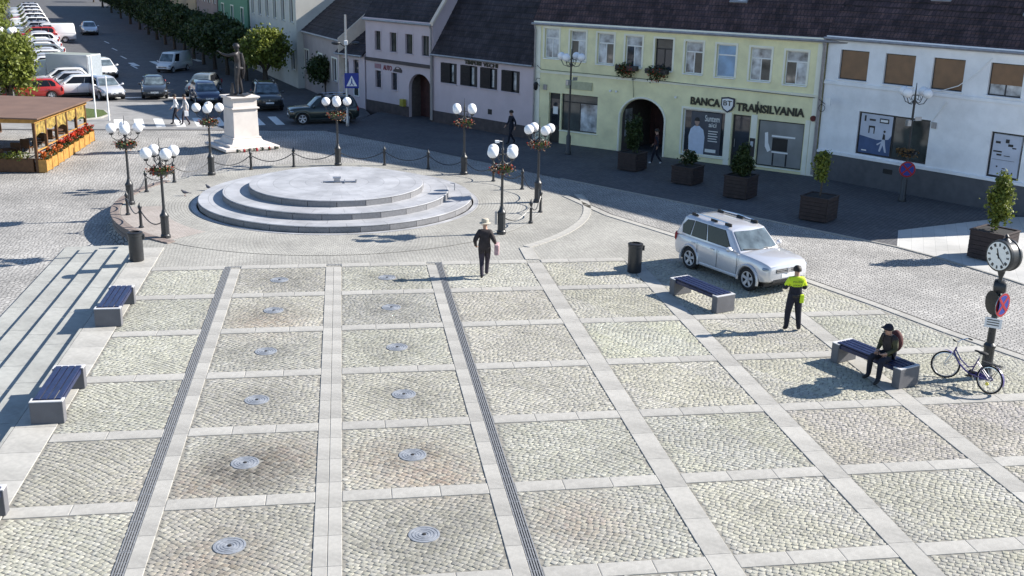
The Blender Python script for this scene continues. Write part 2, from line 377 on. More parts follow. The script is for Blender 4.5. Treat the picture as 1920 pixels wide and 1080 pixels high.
# staining round the jets and a few brownish patches
for jx in JX:
    for k, jy in enumerate(JY):
        d = np.hypot(X-jx, (Y-jy))+.3*np.sin(X*5+jy)*np.sin(Y*4.3+jx); cx_ *= (1-.30*np.exp(-(d/.95)**2)*rng.uniform(.5, 1.4, n))[:, None]
d = np.hypot(X+2.0, Y-19.3); cx_ *= (1-.46*np.exp(-(d/.95)**2)*rng.uniform(.4, 1.4, n))[:, None]
for px, py, rr in ((1.0, 19.2, 1.3), (3.9, 16.6, .9), (-2.9, 18.6, .9), (-2.2, 27.9, 1.1), (1.6, 18.4, .8), (-1.4, 19.6, 1.0), (-2.3, 16.0, .9)):
    wgt = np.exp(-(np.hypot(X-px, Y-py)/rr)**2)[:, None]; cx_ *= 1-wgt*rng.uniform(.4, 1.6, (n, 1))*np.array([.05, .13, .16])
cx_ *= np.where(((X > 5.7) & (np.sin(X*1.7+Y*.9) > -.2))[:, None], np.array([1.0, 1.0, .95]), 1.)
cx_ *= np.where((X > 2.9)[:, None], 1.05, 1.)
ci = np.searchsorted([-3.7, -.447, 2.87, 5.957, 9.19, 12.43], X)*8+np.searchsorted(ROWY[::-1], Y); cx_ *= rng.uniform(.90, 1.07, (64, 1))[ci]*(1+rng.normal(0, .012, (64, 3))[ci])
blot = np.sin(X*2.3+1.7*np.sin(Y*1.9))*np.sin(Y*2.7+1.3*np.sin(X*1.3)); cx_ *= (1+.07*blot-.05*(np.sin(X*.9+Y*.7)*np.sin(X*.5-Y*1.1) > .45))[:, None]
lc = np.array([(-1, -1), (1, -1), (1, 1), (-1, 1)], float)
def stones(sl):
    m_ = len(X[sl]); V = np.zeros((m_, 12, 3)); c_, s_ = np.cos(th[sl]), np.sin(th[sl])
    jit = rng.normal(0, .004, (m_, 4, 2))
    for q, (k, z) in enumerate(((1.0, -.03), (1.0, -.005), (.80, 0.))):
        for i in range(4):
            lx = lc[i, 0]*hl[sl]*k + jit[:, i, 0]; ly = lc[i, 1]*hs[sl]*k + jit[:, i, 1]
            V[:, q*4+i, 0] = X[sl]+lx*c_-ly*s_; V[:, q*4+i, 1] = Y[sl]+lx*s_+ly*c_; V[:, q*4+i, 2] = zt[sl]+z if q else -.03
    f = [(8, 9, 10, 11)]
    for q in (0, 1):
        for i in range(4): f.append((q*4+i, q*4+(i+1) % 4, q*4+4+(i+1) % 4, q*4+4+i))
    Fq = (np.array(f)[None] + (np.arange(m_)*12)[:, None, None]).reshape(-1, 4)
    return V.reshape(-1, 3), Fq, np.repeat(cx_[sl], 12, 0)
V, Fq, cc = stones(slice(300, None)); tag(link('cobblestones', fastmesh('cobblestones', V, Fq, 'cobble', cc), plaza), kind='stuff')
for i in range(300):
    V, Fq, cc = stones(slice(i, i+1)); o3 = np.array([X[i], Y[i], 0]); o = link('cobble', fastmesh('cobble', V-o3, Fq, 'cobble', cc), plaza); o.location = o3
# jet covers: ringed steel plates
M['plate'] = mat('brushed jet plate', (.30, .315, .34), .5, .3, var=.2, scale=14)
def jet(x, y, label):
    t = empty('fountain_jet', (x, y, 0), 0, label, 'fountain jet', 'water jet plates set in the square')
    q = MB(); q.lathe([(.27, -.03), (.27, .006), (.235, .009), (.235, .003), (0, .003)], 28); q.build('rim', 'plate', t, True)
    q = MB()
    for r in (.19, .135, .085): q.lathe([(r+.018, .0), (r+.018, .009), (r-.018, .009), (r-.018, .0)], 24)
    q.build('ring', 'plate', t, True); q = MB(); q.lathe([(.035, 0), (.035, .012), (.02, .018), (.001, .018)], 14); q.build('nozzle', 'dark', t, True)
ordn = ['first', 'second', 'third', 'fourth', 'fifth', 'sixth']
for i, jx in enumerate(JX):
    for k, jy in enumerate(JY):
        jet(jx, jy, 'ringed jet plate, %s from the fountain in the row %s' % (ordn[5-k], 'nearer the steps' if i == 0 else 'farther from the steps'))
# kerb strip along the street: slabs with a dark slot
def strip(pts, w_, ln, parent, z1=.012, m='slab', name='kerb_slab', tone=None, slot=None):
    for a, b in zip(pts, pts[1:]):
        a = Vector((*a, 0)); b = Vector((*b, 0)); L_ = (b-a).length; d = (b-a)/L_; k = max(1, round(L_/ln)); st = L_/k
        for i in range(k):
            c = a + d*(st*(i+.5)); o = slab(-st/2, st/2, -w_/2, w_/2, parent, m, z1=z1, name=name, tone=tone); o.location = c; o.rotation_euler[2] = math.atan2(d.y, d.x)
strip(KL[1:-1], .3, 1.0, plaza, z1=.011)
g = MB()
for a, b in zip(KL[1:], KL[2:]):
    a = Vector((*a, 0)); b = Vector((*b, 0)); d = (b-a).normalized(); nn = Vector((-d.y, d.x, 0))
    o1, o2 = a+nn*.165, a+nn*.235; p1, p2 = b+nn*.165, b+nn*.235
    g.add([(*o1.xy, -.003), (*p1.xy, -.003), (*p2.xy, -.003), (*o2.xy, -.003)], [(0, 1, 2, 3)])
g.build('kerb_slot', 'dark', plaza, recalc=False)
# curved kerb band east of the terrace
for i in range(18):
    a0 = R_(-50 + i*2.98); a = a0+R_(1.5); o = slab(-.26, .26, -.16, .16, plaza, tone=1.05, name='kerb_slab'); o.location = (FC[0]+10*math.cos(a), FC[1]+10*math.sin(a), .002); o.rotation_euler[2] = a+PI/2
# diagonal light band from the square's corner to the round terrace
strip([(5.957, 33.6), (5.98, 35.1)], .46, .75, plaza, tone=1.03)
# pavement in front of the houses
SE = [(19.01+(-12)*.0, 34.33), (19.83, 32.64), (20.65, 30.22), (20.83, 29.56), (23.5, 22), (27, 10)]
SEL = [(-1.0, 61.0), (4.5, 54.2), (9.5, 47.0), (14.5, 40.5), (19.01, 34.33)]
outer = SEL + SE[1:]
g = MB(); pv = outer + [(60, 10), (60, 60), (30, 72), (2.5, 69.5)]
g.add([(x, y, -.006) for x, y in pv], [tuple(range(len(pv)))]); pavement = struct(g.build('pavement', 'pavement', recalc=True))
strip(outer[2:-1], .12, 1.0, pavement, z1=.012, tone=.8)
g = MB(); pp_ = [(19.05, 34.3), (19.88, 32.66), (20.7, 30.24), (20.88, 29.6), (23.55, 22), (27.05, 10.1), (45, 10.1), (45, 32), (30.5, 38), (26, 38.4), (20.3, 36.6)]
g.add([(x, y, -.002) for x, y in pp_], [tuple(range(len(pp_)))]); struct(g.build('sunlit_pavement', 'sunpave', recalc=True))  # sunlit wedge of the pavement, laid as a sheet of paler colour
# asphalt road going away up the street
sd_ = Vector((-.27, .963)); sn_ = Vector((.963, .27))
RC = Vector((-12.3, 80))
def rd(t, o): p = RC + sd_*t + sn_*o; return (p.x, p.y)
g = MB(); rp = [(-17.5, 61.2), (-.6, 61.2), (2.2, 66.5), rd(-3, 11.5), rd(110, 10.5), rd(260, 9), rd(260, -22), rd(110, -20), rd(-6, -13)]
rp = [(-22, 61.8), (-.9, 61.2), (1.6, 67.5), rd(-3, 12.0), rd(60, 9.5), rd(300, 9), rd(300, -20), rd(110, -18), rd(-8, -18)]
g.add([(x, y, -.002) for x, y in rp], [tuple(range(len(rp)))]); road = struct(g.build('road', 'asphalt', recalc=True))
g = MB(); g.add([(x, y, 0.0005) for x, y in [(-22, 62.0), (-14, 61.9), (-6.6, 61.6), (-8.2, 66), (-9.8, 70.5), (-10.6, 73.2), (-17.5, 73.6), (-21, 72)]], [tuple(range(8))]); struct(g.build('forecourt', 'sunpainted', recalc=True))  # lit stretch of the road, coloured paler than the asphalt around it
def text_fit(body, x0, x1, z0, z1, y, depth, m, parent, name='lettering', bold=.012):
    o = text(body, 1, depth, m, parent, Matrix.Identity(4), name, bold); me = o.data
    co = np.zeros(len(me.vertices)*3); me.vertices.foreach_get('co', co); co = co.reshape(-1, 3)
    mn, mx = co.min(0), co.max(0)
    nx_ = x0+(co[:, 0]-mn[0])/(mx[0]-mn[0])*(x1-x0); nz_ = z0+(co[:, 1]-mn[1])/(mx[1]-mn[1])*(z1-z0); ny_ = y-co[:, 2]
    me.vertices.foreach_set('co', np.stack([nx_, ny_, nz_], 1).ravel()); me.update(); return o
# ================================================================ ROUND FOUNTAIN
ft = empty('stepped_fountain', (-.35, 42.9, 0), 0, 'round pale granite fountain of three stepped discs', 'fountain')
for r, z0, z1 in ((5.33, 0.004, .25), (4.40, .25, .50), (3.38, .50, .75)):
    # each disc is a ring of wedge shaped stones
    q = MB(); q.lathe([(r-.02, z0), (r-.02, z1-.055)], 96); q.f = [f for f in q.f if len(f) == 4]; q.m = [0]*len(q.f); tr = q.build('tier_riser', 'fount_shaded', ft, True)
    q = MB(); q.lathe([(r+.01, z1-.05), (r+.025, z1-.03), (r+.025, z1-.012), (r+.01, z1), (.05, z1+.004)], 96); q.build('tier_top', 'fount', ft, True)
    ns = int(2*PI*r/1.05)
    for i in range(ns):
        a = 2*PI*(i+.5)/ns
        if math.sin(a) > .55: continue
        w_ = PI*r/ns-.006; q = MB(); q.box(-w_, w_, -.03, .018, z0+.004, z1-.056); o = q.build('riser_stone', 'fount_shaded', ft); o.rotation_euler[2] = a-PI/2; o.location = (r*math.cos(a), r*math.sin(a), 0)
q = MB(); q.lathe([(5.62, .003), (5.62, .012), (5.42, .012), (5.42, .003)], 96); q.build('outer_ring', 'fount', ft, True)
q = MB(); q.box(-.12, .12, -.11, .11, .75, .92); q.box(-.16, .16, -.15, .15, .92, .95); q.build('nozzle_block', 'steel', ft, bevel=.01)
q = MB(); q.cyl((-.55, -.1, .79), (.75, -.12, .79), .03); q.cyl((.75, -.12, .76), (.75, -.12, .87), .04); q.cyl((.3, -.3, .79), (.3, .2, .79), .025); q.build('supply_pipe', 'steel', ft, True)
q = MB(); q.cyl((4.62, -.65, .5), (4.62, -.65, .78), .018); q.cyl((4.62, -.65, .78), (4.45, -.65, .8), .015); q.build('spout', 'steel', ft, True)
# ================================================================ STONE STEPS on the left
st = empty('stone_steps', (-8.2, 24, -.6), 0, 'four long pale stone steps leading down beside the benches', 'steps')
SX = [-6.84, -7.58, -8.30, -9.0, -9.70]; yend = [36.9, 37.5, 38.0, 38.5]
for k in range(4):
    x1, x0 = SX[k], SX[k+1]; z1 = -.14*(k+1)
    y = yend[k]
    while y > 13.5:
        ln = random.choice((2.0, 2.3, 2.6)); tone = random.choice((.95, .99, 1.02, 1.05)); q = MB(); q.box(-(x1-x0)/2-.02, (x1-x0)/2+.01, -ln/2+.006, ln/2-.006, -.16, 0)
        o = q.build('step_slab', 'stepstone', st, bevel=.012); setcol(o.data, (tone, tone, tone)); o.location = ((x0+x1)/2+8.2, y-ln/2-24, z1+.6); y -= ln
o = MB()
for k in range(4): o.box(SX[k+1]+8.2+.03, SX[k]+8.2, -10.5, 12.4, -.1, -.14*(k+1)+.6-.165)
o.build('step_core', 'concrete', st)
# top kerb of the steps
q = empty('step_kerb', (-6.84, 24, 0), 0, 'narrow stone edging along the top of the steps', 'kerb')
y = 12.2
while y > -10.5:
    b = MB(); b.box(-.06, .0, -1.195/2, 1.195/2, -.2, .004); e = b.build('edge_stone', 'stepstone', q); setcol(e.data, (.97, .97, .97)); e.location = (0, y-.6, 0); y -= 1.2
# curved retaining wall of the terrace
M['wallstone'] = mat('reddish wall stone', (.19, .155, .14), .8, var=.25, scale=8, bump=.4, bscale=40)
M['redpave'] = brickmat('red paving', (.42, .375, .345), (.36, .32, .29), (.24, .21, .19), .2, .1, .006, rot=.4, patch=.2)
tw = empty('terrace_wall', (FC[0], FC[1], 0), 0, 'low curved reddish stone wall holding up the round terrace', 'wall')
for lay in range(3):
    for i in range(34):
        a = R_(152+i*2.3+(1.15 if lay % 2 else 0)); p = (8.3*math.cos(a), 8.3*math.sin(a)); zl = LOW(FC[0]+8.7*math.cos(a), FC[1]+8.7*math.sin(a)); h = (-.03-zl+.03)/3
        if zl > -.12 or a > R_(229): continue
        b = MB(); w_ = 8.3*R_(1.13); b.box(-w_, w_, -.13, .13, 0, h-.008); o = b.build('stone', 'wallstone', tw, bevel=.012, seg=1)
        o.location = (*p, zl-.03+lay*h); o.rotation_euler[2] = a+PI/2
for i in range(40):
    a = R_(150+i*2.0)
    if a > R_(229.5): continue
    b = MB(); b.box(-.143, .143, -.17, .17, -.03, .035); o = b.build('coping_stone', 'wallstone', tw, bevel=.01, seg=1); o.location = (8.32*math.cos(a), 8.32*math.sin(a), 0); o.rotation_euler[2] = a+PI/2
g = MB(); pts = [(FC[0]+r*math.cos(R_(a)), FC[1]+r*math.sin(R_(a)), .004) for r, al in ((8.12, range(185, 230, 3)), (6.6, range(227, 184, -3))) for a in al]
g.add(pts, [tuple(range(len(pts)))]); struct(g.build('red_paving', 'redpave', recalc=True))
# dark gully ground in front of the wall
# ================================================================ BUILDINGS
M['rooftile'] = brickmat('old clay tiles', (.115, .07, .07), (.055, .036, .042), (.03, .022, .024), .17, .2, .014, patch=.55, patch_scale=1.1, bump=1, dist=.04, wob=.07)
M['rooftile2'] = brickmat('grey clay tiles', (.062, .05, .058), (.034, .029, .036), (.02, .017, .02), .17, .2, .013, patch=.5, patch_scale=1.1, bump=1, dist=.04, wob=.07)
M['redroof'] = brickmat('red clay tiles', (.30, .11, .07), (.22, .08, .05), (.09, .04, .03), .3, .4, .03, patch=.3, bump=.6, dist=.03)
M['zinc'] = mat('zinc gutter', (.34, .33, .34), .45, .5, var=.15)
M['frame'] = mat('painted window frame', (.78, .78, .77), .5, var=.06, scale=8)
M['framedark'] = mat('dark window frame', (.03, .028, .03), .5, var=.2)
M['curtain'] = mat('curtained glass', (.40, .42, .44), .08, var=.75, scale=2.2, spec=.8)
M['panegreen'] = mat('reflecting glass', (.055, .062, .06), .06, var=.5, scale=1.5, spec=.9)
M['paneblue'] = mat('blue shaded glass', (.20, .34, .52), .08, var=.3, scale=1.5, spec=.8)
M['blind'] = mat('brown roller blind', (.17, .082, .035), .35, var=.15, scale=3, spec=.6)
def front_wall(b, L_, H_, holes, rev=.22, z0=0.):
    xs_ = sorted({0., L_, *[h[0] for h in holes], *[h[1] for h in holes]}); zs_ = sorted({z0, H_, *[h[2] for h in holes], *[h[3] for h in holes]})
    for a, c in zip(xs_, xs_[1:]):
        for d, e in zip(zs_, zs_[1:]):
            mx_, mz = (a+c)/2, (d+e)/2
            if any(h[0] < mx_ < h[1] and h[2] < mz < h[3] for h in holes): continue
            b.quad((a, 0, d), (c, 0, d), (c, 0, e), (a, 0, e))
    for h in holes:
        x0, x1, a, c = h[:4]
        if len(h) > 4:
            ah = h[4]; n = 14; cx = (x0+x1)/2; rx = (x1-x0)/2; zc = c-ah
            arc = [(cx-rx*math.cos(PI*i/n), zc+ah*math.sin(PI*i/n)) for i in range(n+1)]
            for p, q in zip(arc, arc[1:]):
                b.quad((p[0], 0, p[1]), (q[0], 0, q[1]), (q[0], 0, c), (p[0], 0, c)); b.quad((p[0], 0, p[1]), (q[0], 0, q[1]), (q[0], rev, q[1]), (p[0], rev, p[1]))
            b.quad((x0, 0, a), (x0, rev, a), (x0, rev, zc), (x0, 0, zc)); b.quad((x1, 0, a), (x1, rev, a), (x1, rev, zc), (x1, 0, zc))
        else:
            b.quad((x0, 0, a), (x0, rev, a), (x0, rev, c), (x0, 0, c)); b.quad((x1, 0, a), (x1, rev, a), (x1, rev, c), (x1, 0, c))
            b.quad((x0, 0, c), (x1, 0, c), (x1, rev, c), (x0, rev, c)); b.quad((x0, 0, a), (x1, 0, a), (x1, rev, a), (x0, rev, a))
def house(name, label, A, ang, L_, D_, eave, rd_, rz, wall, roofm, holes, over=.15, cornice=None, plinth=None, gut=True, z0=0., zin=-.5, cat='building', ends=.12, back=None, ends_r=None):
    o = empty(name, (A[0], A[1], z0), R_(ang), label, cat)
    b = MB(); front_wall(b, L_, eave, holes, z0=zin); zb = zin; back = eave if back is None else back
    ey = eave+.0
    for x in (0, L_): b.add([(x, 0, zb), (x, D_, zb), (x, D_, back), (x, rd_, rz-.12), (x, 0, eave)], [(0, 1, 2, 3, 4)])
    b.quad((0, D_, zb), (L_, D_, zb), (L_, D_, back), (0, D_, back)); wl = b.build('wall', wall, o, recalc=False)
    # roof in stepped courses
    b = MB(); sl = (rz-eave)/rd_; y0, zz0 = -over, eave-over*sl+.10; n = max(4, int(math.hypot(rd_+over, rz-zz0)/.34)); e0, e1 = -ends, L_+(ends if ends_r is None else ends_r)
    for i in range(n):
        a, c = i/n, (i+1)/n; ya, za = y0+(rd_-y0)*a, zz0+(rz-zz0)*a; yc, zc = y0+(rd_-y0)*c, zz0+(rz-zz0)*c
        b.quad((e0, ya, za+.035), (e1, ya, za+.035), (e1, yc, zc), (e0, yc, zc)); b.quad((e0, ya, za-.01), (e1, ya, za-.01), (e1, ya, za+.035), (e0, ya, za+.035))
    b.quad((e0, rd_, rz), (e1, rd_, rz), (e1, D_+over, back-.1), (e0, D_+over, back-.1))
    b.quad((e0, y0, zz0-.09), (e1, y0, zz0-.09), (e1, rd_, rz-.12), (e0, rd_, rz-.12)); b.quad((e0, y0, zz0-.09), (e1, y0, zz0-.09), (e1, y0, zz0), (e0, y0, zz0))
    for x in (e0, e1): b.add([(x, y0, zz0-.09), (x, y0, zz0+.03), (x, rd_, rz+.03), (x, D_+over, back-.1), (x, rd_, rz-.12)], [(0, 1, 2, 4), (2, 3, 4)])
    rf = b.build('roof', roofm, o, recalc=False)
    b = MB(); b.tube([(e0, rd_, rz+.02), (e1, rd_, rz+.02)], .09, 8); b.build('ridge', roofm, rf)
    if gut:
        b = MB(); b.tube([(e0, y0-.05, zz0-.06), (e1, y0-.05, zz0-.06)], .065, 8); b.build('gutter', 'zinc', rf, True)
    if cornice:
        b = MB(); b.box(-.02, L_+.02, -.10, -.001, eave-.26, eave-.02); b.box(-.02, L_+.02, -.18, -.10, eave-.14, eave-.02); b.build('cornice', cornice, o, bevel=.015)
    if plinth:
        sp_ = [(0, L_)]
        for h in holes:
            if h[2] < plinth[0]-.02:
                sp_ = [s for a, c in sp_ for s in ([(a, h[0]), (h[1], c)] if a < h[0] and h[1] < c else [(a, c)])]
        for a, c in sp_: b = MB(); b.box(a-.01, c+.01, -.05, -.001, zin, plinth[0]); b.build('plinth', plinth[1], o, bevel=.012)
    return o
def window(root, x0, x1, z0, z1, fm='frame', pm='curtain', y=.12, transom=.68, mull=True, sill='frame', surround=None, nm='window', fw=.05, pms=None):
    b = MB(); t = .06
    b.box(x0, x0+fw, y, y+t, z0, z1); b.box(x1-fw, x1, y, y+t, z0, z1); b.box(x0+fw, x1-fw, y, y+t, z1-fw, z1); b.box(x0+fw, x1-fw, y, y+t, z0, z0+fw)
    xc = (x0+x1)/2; zc = z0+(z1-z0)*transom if transom else None
    if zc: b.box(x0+fw, x1-fw, y, y+t, zc-.03, zc+.03)
    if mull: b.box(xc-.025, xc+.025, y-.002, y+t+.002, z0+fw, (zc-.03) if zc else z1-fw)
    f = b.build(nm, fm, root, bevel=.006, seg=1)
    cells_ = []
    hi = zc-.03 if zc else z1-fw
    cells_ += [(x0+fw, xc-.025, z0+fw, hi), (xc+.025, x1-fw, z0+fw, hi)] if mull else [(x0+fw, x1-fw, z0+fw, hi)]
    if zc: cells_.append((x0+fw, x1-fw, zc+.03, z1-fw))
    for i, (a, c, d, e) in enumerate(cells_):
        q = MB(); q.box(a, c, y+.025, y+.04, d, e); q.build('pane', (pms[i % len(pms)] if pms else pm), f)
    if sill:
        q = MB(); q.box(x0-.06, x1+.06, -.07, .12, z0-.06, z0-.004); q.build('sill', sill, f, bevel=.008, seg=1)
    if surround:
        q = MB(); s_ = .1
        q.box(x0-s_, x0, -.025, -.002, z0, z1+s_); q.box(x1, x1+s_, -.025, -.002, z0, z1+s_); q.box(x0, x1, -.025, -.002, z1, z1+s_); q.build('surround', surround, f, bevel=.005, seg=1)
    return f
def part(name, m, parent, fn, **k): b = MB(); fn(b); return b.build(name, m, parent, **k)
def foliage(name, m, parent, n, cen, rad, leaf, loc=(0, 0, 0), clumps=None, drop=0., seed=0, shell=.0, up=.0):
    r = np.random.default_rng(seed+5)
    if clumps:
        d = r.normal(size=(clumps, 3)); d /= np.linalg.norm(d, axis=1)[:, None]; cc_ = d*r.uniform(shell, 1, (clumps, 1))**(1/2.2)*(1-.22)
        idx = r.integers(0, clumps, n); p = cc_[idx]+r.normal(0, .15, (n, 3))*r.uniform(.6, 1.35, clumps)[idx][:, None]
    else:
        d = r.normal(size=(n, 3)); d /= np.linalg.norm(d, axis=1)[:, None]; p = d*r.uniform(0, 1, (n, 1))**.4
    p = p*np.array(rad)+np.array(cen)
    if drop: p[:, 2] -= drop*r.uniform(0, 1, n)**2
    a = r.normal(size=(n, 3)); a[:, 2] += up; a /= np.linalg.norm(a, axis=1)[:, None]; b_ = np.cross(a, r.normal(size=(n, 3))); b_ /= np.linalg.norm(b_, axis=1)[:, None]
    s = leaf*r.uniform(.6, 1.3, (n, 1)); c_ = np.cross(a, b_)*.12*s
    V = np.stack([p-a*s*.5, p+b_*s*.32+c_, p+a*s*.5, p-b_*s*.32+c_], 1).reshape(-1, 3); Fq = np.arange(n*4).reshape(-1, 4)
    t = np.repeat(r.uniform(.7, 1.3, (n, 1))*np.ones((1, 3)), 4, 0)
    o = link(name, fastmesh(name, V, Fq, m, t), parent); o.location = loc; return o
def leafmat(name, c, var=.45, rough=.55):
    m = mat(name, c, rough, var=var, scale=3, vcol=True, hue=.12); b = m.node_tree.nodes['Principled BSDF']; n = m.node_tree
    tr = n.nodes.new('ShaderNodeBsdfTranslucent'); mx = n.nodes.new('ShaderNodeMixShader'); mx.inputs[0].default_value = .25
    src = b.inputs['Base Color'].links[0].from_socket; n.links.new(src, tr.inputs[0]); n.links.new(b.outputs[0], mx.inputs[1]); n.links.new(tr.outputs[0], mx.inputs[2])
    n.links.new(mx.outputs[0], n.nodes['Material Output'].inputs[0]); return m
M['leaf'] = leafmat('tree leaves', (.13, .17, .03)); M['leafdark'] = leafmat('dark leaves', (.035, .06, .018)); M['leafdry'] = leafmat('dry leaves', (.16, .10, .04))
M['flowerred'] = leafmat('red geraniums', (.42, .045, .02), .5); M['flowerorange'] = leafmat('orange flowers', (.50, .14, .03), .5); M['petal'] = leafmat('pale blossom', (.5, .36, .26), .4)
M['bark'] = mat('bark', (.07, .055, .045), .9, var=.3, scale=12, bump=.8, bscale=25)

# ---- bank building
M['yellow'] = mat('pale yellow render', (.85, .80, .50), .85, var=.05, scale=1.2, bump=.12, bscale=40, stain=.2)
M['yellowtrim'] = mat('off white trim', (.82, .80, .68), .8, var=.05, scale=2)
dB = (math.cos(R_(-43.56)), math.sin(R_(-43.56))); A = (9.64+.62*dB[0], 58.14+.62*dB[1])
ux = [(.58, 1.47), (2.15, 3.1), (3.79, 4.75), (5.42, 6.36), (7.08, 8.06), (8.72, 9.66), (10.38, 11.36), (12.1, 13.12), (13.82, 14.87)]
uz = [(5.93-.040*i-1.52, 5.93-.040*i) for i in range(9)]
holes = [(a, b, z0, z1) for (a, b), (z0, z1) in zip(ux, uz)]
holes += [(.95, 1.66, -.5, 2.62), (1.74, 3.95, .72, 2.64), (5.33, 7.82, -.5, 2.76, 1.05), (8.84, 11.08, .30, 2.52), (11.45, 12.38, -.5, 2.48), (12.76, 15.02, .18, 2.36)]
bank = house('bank_building', 'pale yellow two storey bank with arched gateway and dark lettering', A, -43.56, 15.66, 11, 6.30, 6.0, 14.4, 'yellow', 'rooftile', holes, cornice='yellowtrim', ends_r=1.1)
pmx = [['curtain', 'curtain', 'curtain'], ['panegreen', 'curtain', 'curtain'], ['curtain', 'panegreen', 'curtain'], ['glass', 'curtain', 'curtain'], ['glass', 'glass', 'panegreen'], ['curtain', 'panegreen', 'curtain'], ['paneblue', 'paneblue', 'curtain'], ['curtain', 'panegreen', 'curtain'], ['panegreen', 'curtain', 'curtain']]
for i, ((a, b), (z0, z1)) in enumerate(zip(ux, uz)):
    window(bank, a, b, z0, z1, pms=pmx[i], surround='yellowtrim', fm='framedark' if i in (4,) else 'frame', mull=i != 6)
part('string_course', 'yellowtrim', bank, lambda b: (b.box(0, 15.66, -.06, -.001, 3.62, 3.74), b.box(0, 15.66, -.1, -.06, 3.70, 3.74)), bevel=.01)
for xa, xb in ((0, .35), (15.3, 15.66)): part('corner_strip', 'yellowtrim', bank, lambda b: b.box(xa, xb, -.03, -.001, 0, 6.02))
# shop door and window
window(bank, 1.74, 3.95, .72, 2.64, 'framedark', 'panegreen', transom=.78, pms=['panegreen', 'curtain', 'panegreen'], sill='yellowtrim')
d = part('door', 'framedark', bank, lambda b: (b.box(.95, 1.66, .16, .22, 0, 2.62)), bevel=.008)
part('pane', 'glass', d, lambda b: b.box(1.05, 1.56, .145, .158, .9, 2.3)); part('handle', 'steel', d, lambda b: b.cyl((1.58, .12, .9), (1.58, .12, 1.2), .015))
part('name_board', mat('faded board', (.42, .42, .28), .7), bank, lambda b: b.box(2.0, 3.6, -.06, -.002, 2.92, 3.33), bevel=.01)
part('notice', 'white', bank, lambda b: b.box(1.15, 1.45, .13, .143, 1.5, 1.9))
# gateway
M['gate'] = mat('dark red brown gate', (.055, .022, .022), .6, var=.3, scale=5)
M['passage'] = mat('gate passage plaster', (.10, .085, .08), .9, var=.2)
gt = part('gateway', 'passage', bank, lambda b: (b.quad((5.33, .22, -.3), (5.33, 3.5, -.3), (5.33, 3.5, 2.8), (5.33, .22, 2.8)), b.quad((7.82, .22, -.3), (7.82, 3.5, -.3), (7.82, 3.5, 2.8), (7.82, .22, 2.8)), b.quad((5.33, .22, 2.8), (7.82, .22, 2.8), (7.82, 3.5, 2.8), (5.33, 3.5, 2.8))), recalc=False)
for i in range(10): part('gate_board', 'gate', gt, lambda b: b.box(5.34+i*.248, 5.34+i*.248+.24, 3.3, 3.36+.012*(i % 2), 0, 2.75))
part('wall_notice', 'curtain', gt, lambda b: b.box(5.34, 5.36, .5, 1.2, .7, 2.1))
part('arch_trim', 'yellowtrim', bank, lambda b: b.tube([(5.27, -.02, 0)] + [(6.575-1.305*math.cos(PI*i/16), -.02, 1.71+1.11*math.sin(PI*i/16)) for i in range(17)] + [(7.88, -.02, 0)], .055, 6))
# bank windows
w_ = window(bank, 8.84, 11.08, .30, 2.52, 'frame', 'glass', transom=None, mull=False, sill='yellowtrim', surround='yellowtrim', fw=.07)
M['poster'] = mat('dark poster', (.07, .075, .095), .4, var=.1); M['shirt_p'] = mat('poster pale blue', (.55, .62, .75), .5, var=.06); M['skin_p'] = mat('poster skin', (.36, .24, .19), .5, var=.05)
pw = part('poster', 'poster', w_, lambda b: b.box(9.25, 10.85, .10, .115, .36, 2.40))
M['ptext'] = mat('poster lettering', (.75, .75, .72), .5, var=.02)
def poly(b, pts, y, t=.004): b.extr([(x, y, z) for x, z in pts], (0, t, 0))
part('poster_shirt', 'shirt_p', w_, lambda b: poly(b, [(9.2, .36), (9.16, 1.2), (9.25, 1.55), (9.45, 1.72), (9.7, 1.72), (9.93, 1.55), (10.02, 1.2), (10.0, .36)], .094))
part('poster_head', 'skin_p', w_, lambda b: (poly(b, [(9.575+.13*math.cos(t*PI/8), 1.93+.19*math.sin(t*PI/8)) for t in range(16)], .090), poly(b, [(9.5, 1.70), (9.65, 1.70), (9.63, 1.80), (9.52, 1.80)], .091)))
part('poster_hair', 'black', w_, lambda b: poly(b, [(9.575+.14*math.cos(t*PI/8), 1.95+.19*math.sin(t*PI/8)) for t in range(0, 9)], .086))
text_fit('Suntem', 9.98, 10.75, 1.98, 2.28, .095, .002, 'ptext', w_, 'poster_lettering', .01); text_fit('aici', 10.2, 10.6, 1.72, 1.93, .095, .002, 'ptext', w_, 'poster_lettering', .01)
part('poster_lines', 'ptext', w_, lambda b: [b.box(10.2, 10.7-.05*(i % 2), .093, .098, 1.5-i*.12, 1.54-i*.12) for i in range(5)] + [b.box(10.08, 10.65, .093, .098, .48, .64)])
d = part('door', 'framedark', bank, lambda b: (b.box(11.45, 11.53, .14, .2, 0, 2.48), b.box(12.3, 12.38, .14, .2, 0, 2.48), b.box(11.53, 12.3, .14, .2, 2.4, 2.48), b.box(11.53, 12.3, .14, .2, 0, .1)))
part('pane', 'glass', d, lambda b: b.box(11.53, 12.3, .16, .175, .1, 2.4))
part('handle', 'steel', d, lambda b: b.cyl((11.6, .1, .9), (11.6, .1, 1.3), .015)); [part('pilaster', 'yellowtrim', bank, lambda b: b.box(xa, xb, -.04, -.001, 0, 2.55), bevel=.01) for xa, xb in ((11.12, 11.41), (12.42, 12.72), (15.06, 15.28))]
w_ = window(bank, 12.76, 15.02, .18, 2.36, 'framedark', 'panegreen', transom=None, mull=True, sill='yellowtrim')
M['grey_p'] = mat('poster grey', (.23, .235, .235), .5, var=.2, scale=1.0)
part('poster', 'grey_p', w_, lambda b: b.box(12.82, 14.96, .108, .118, .24, 2.3))
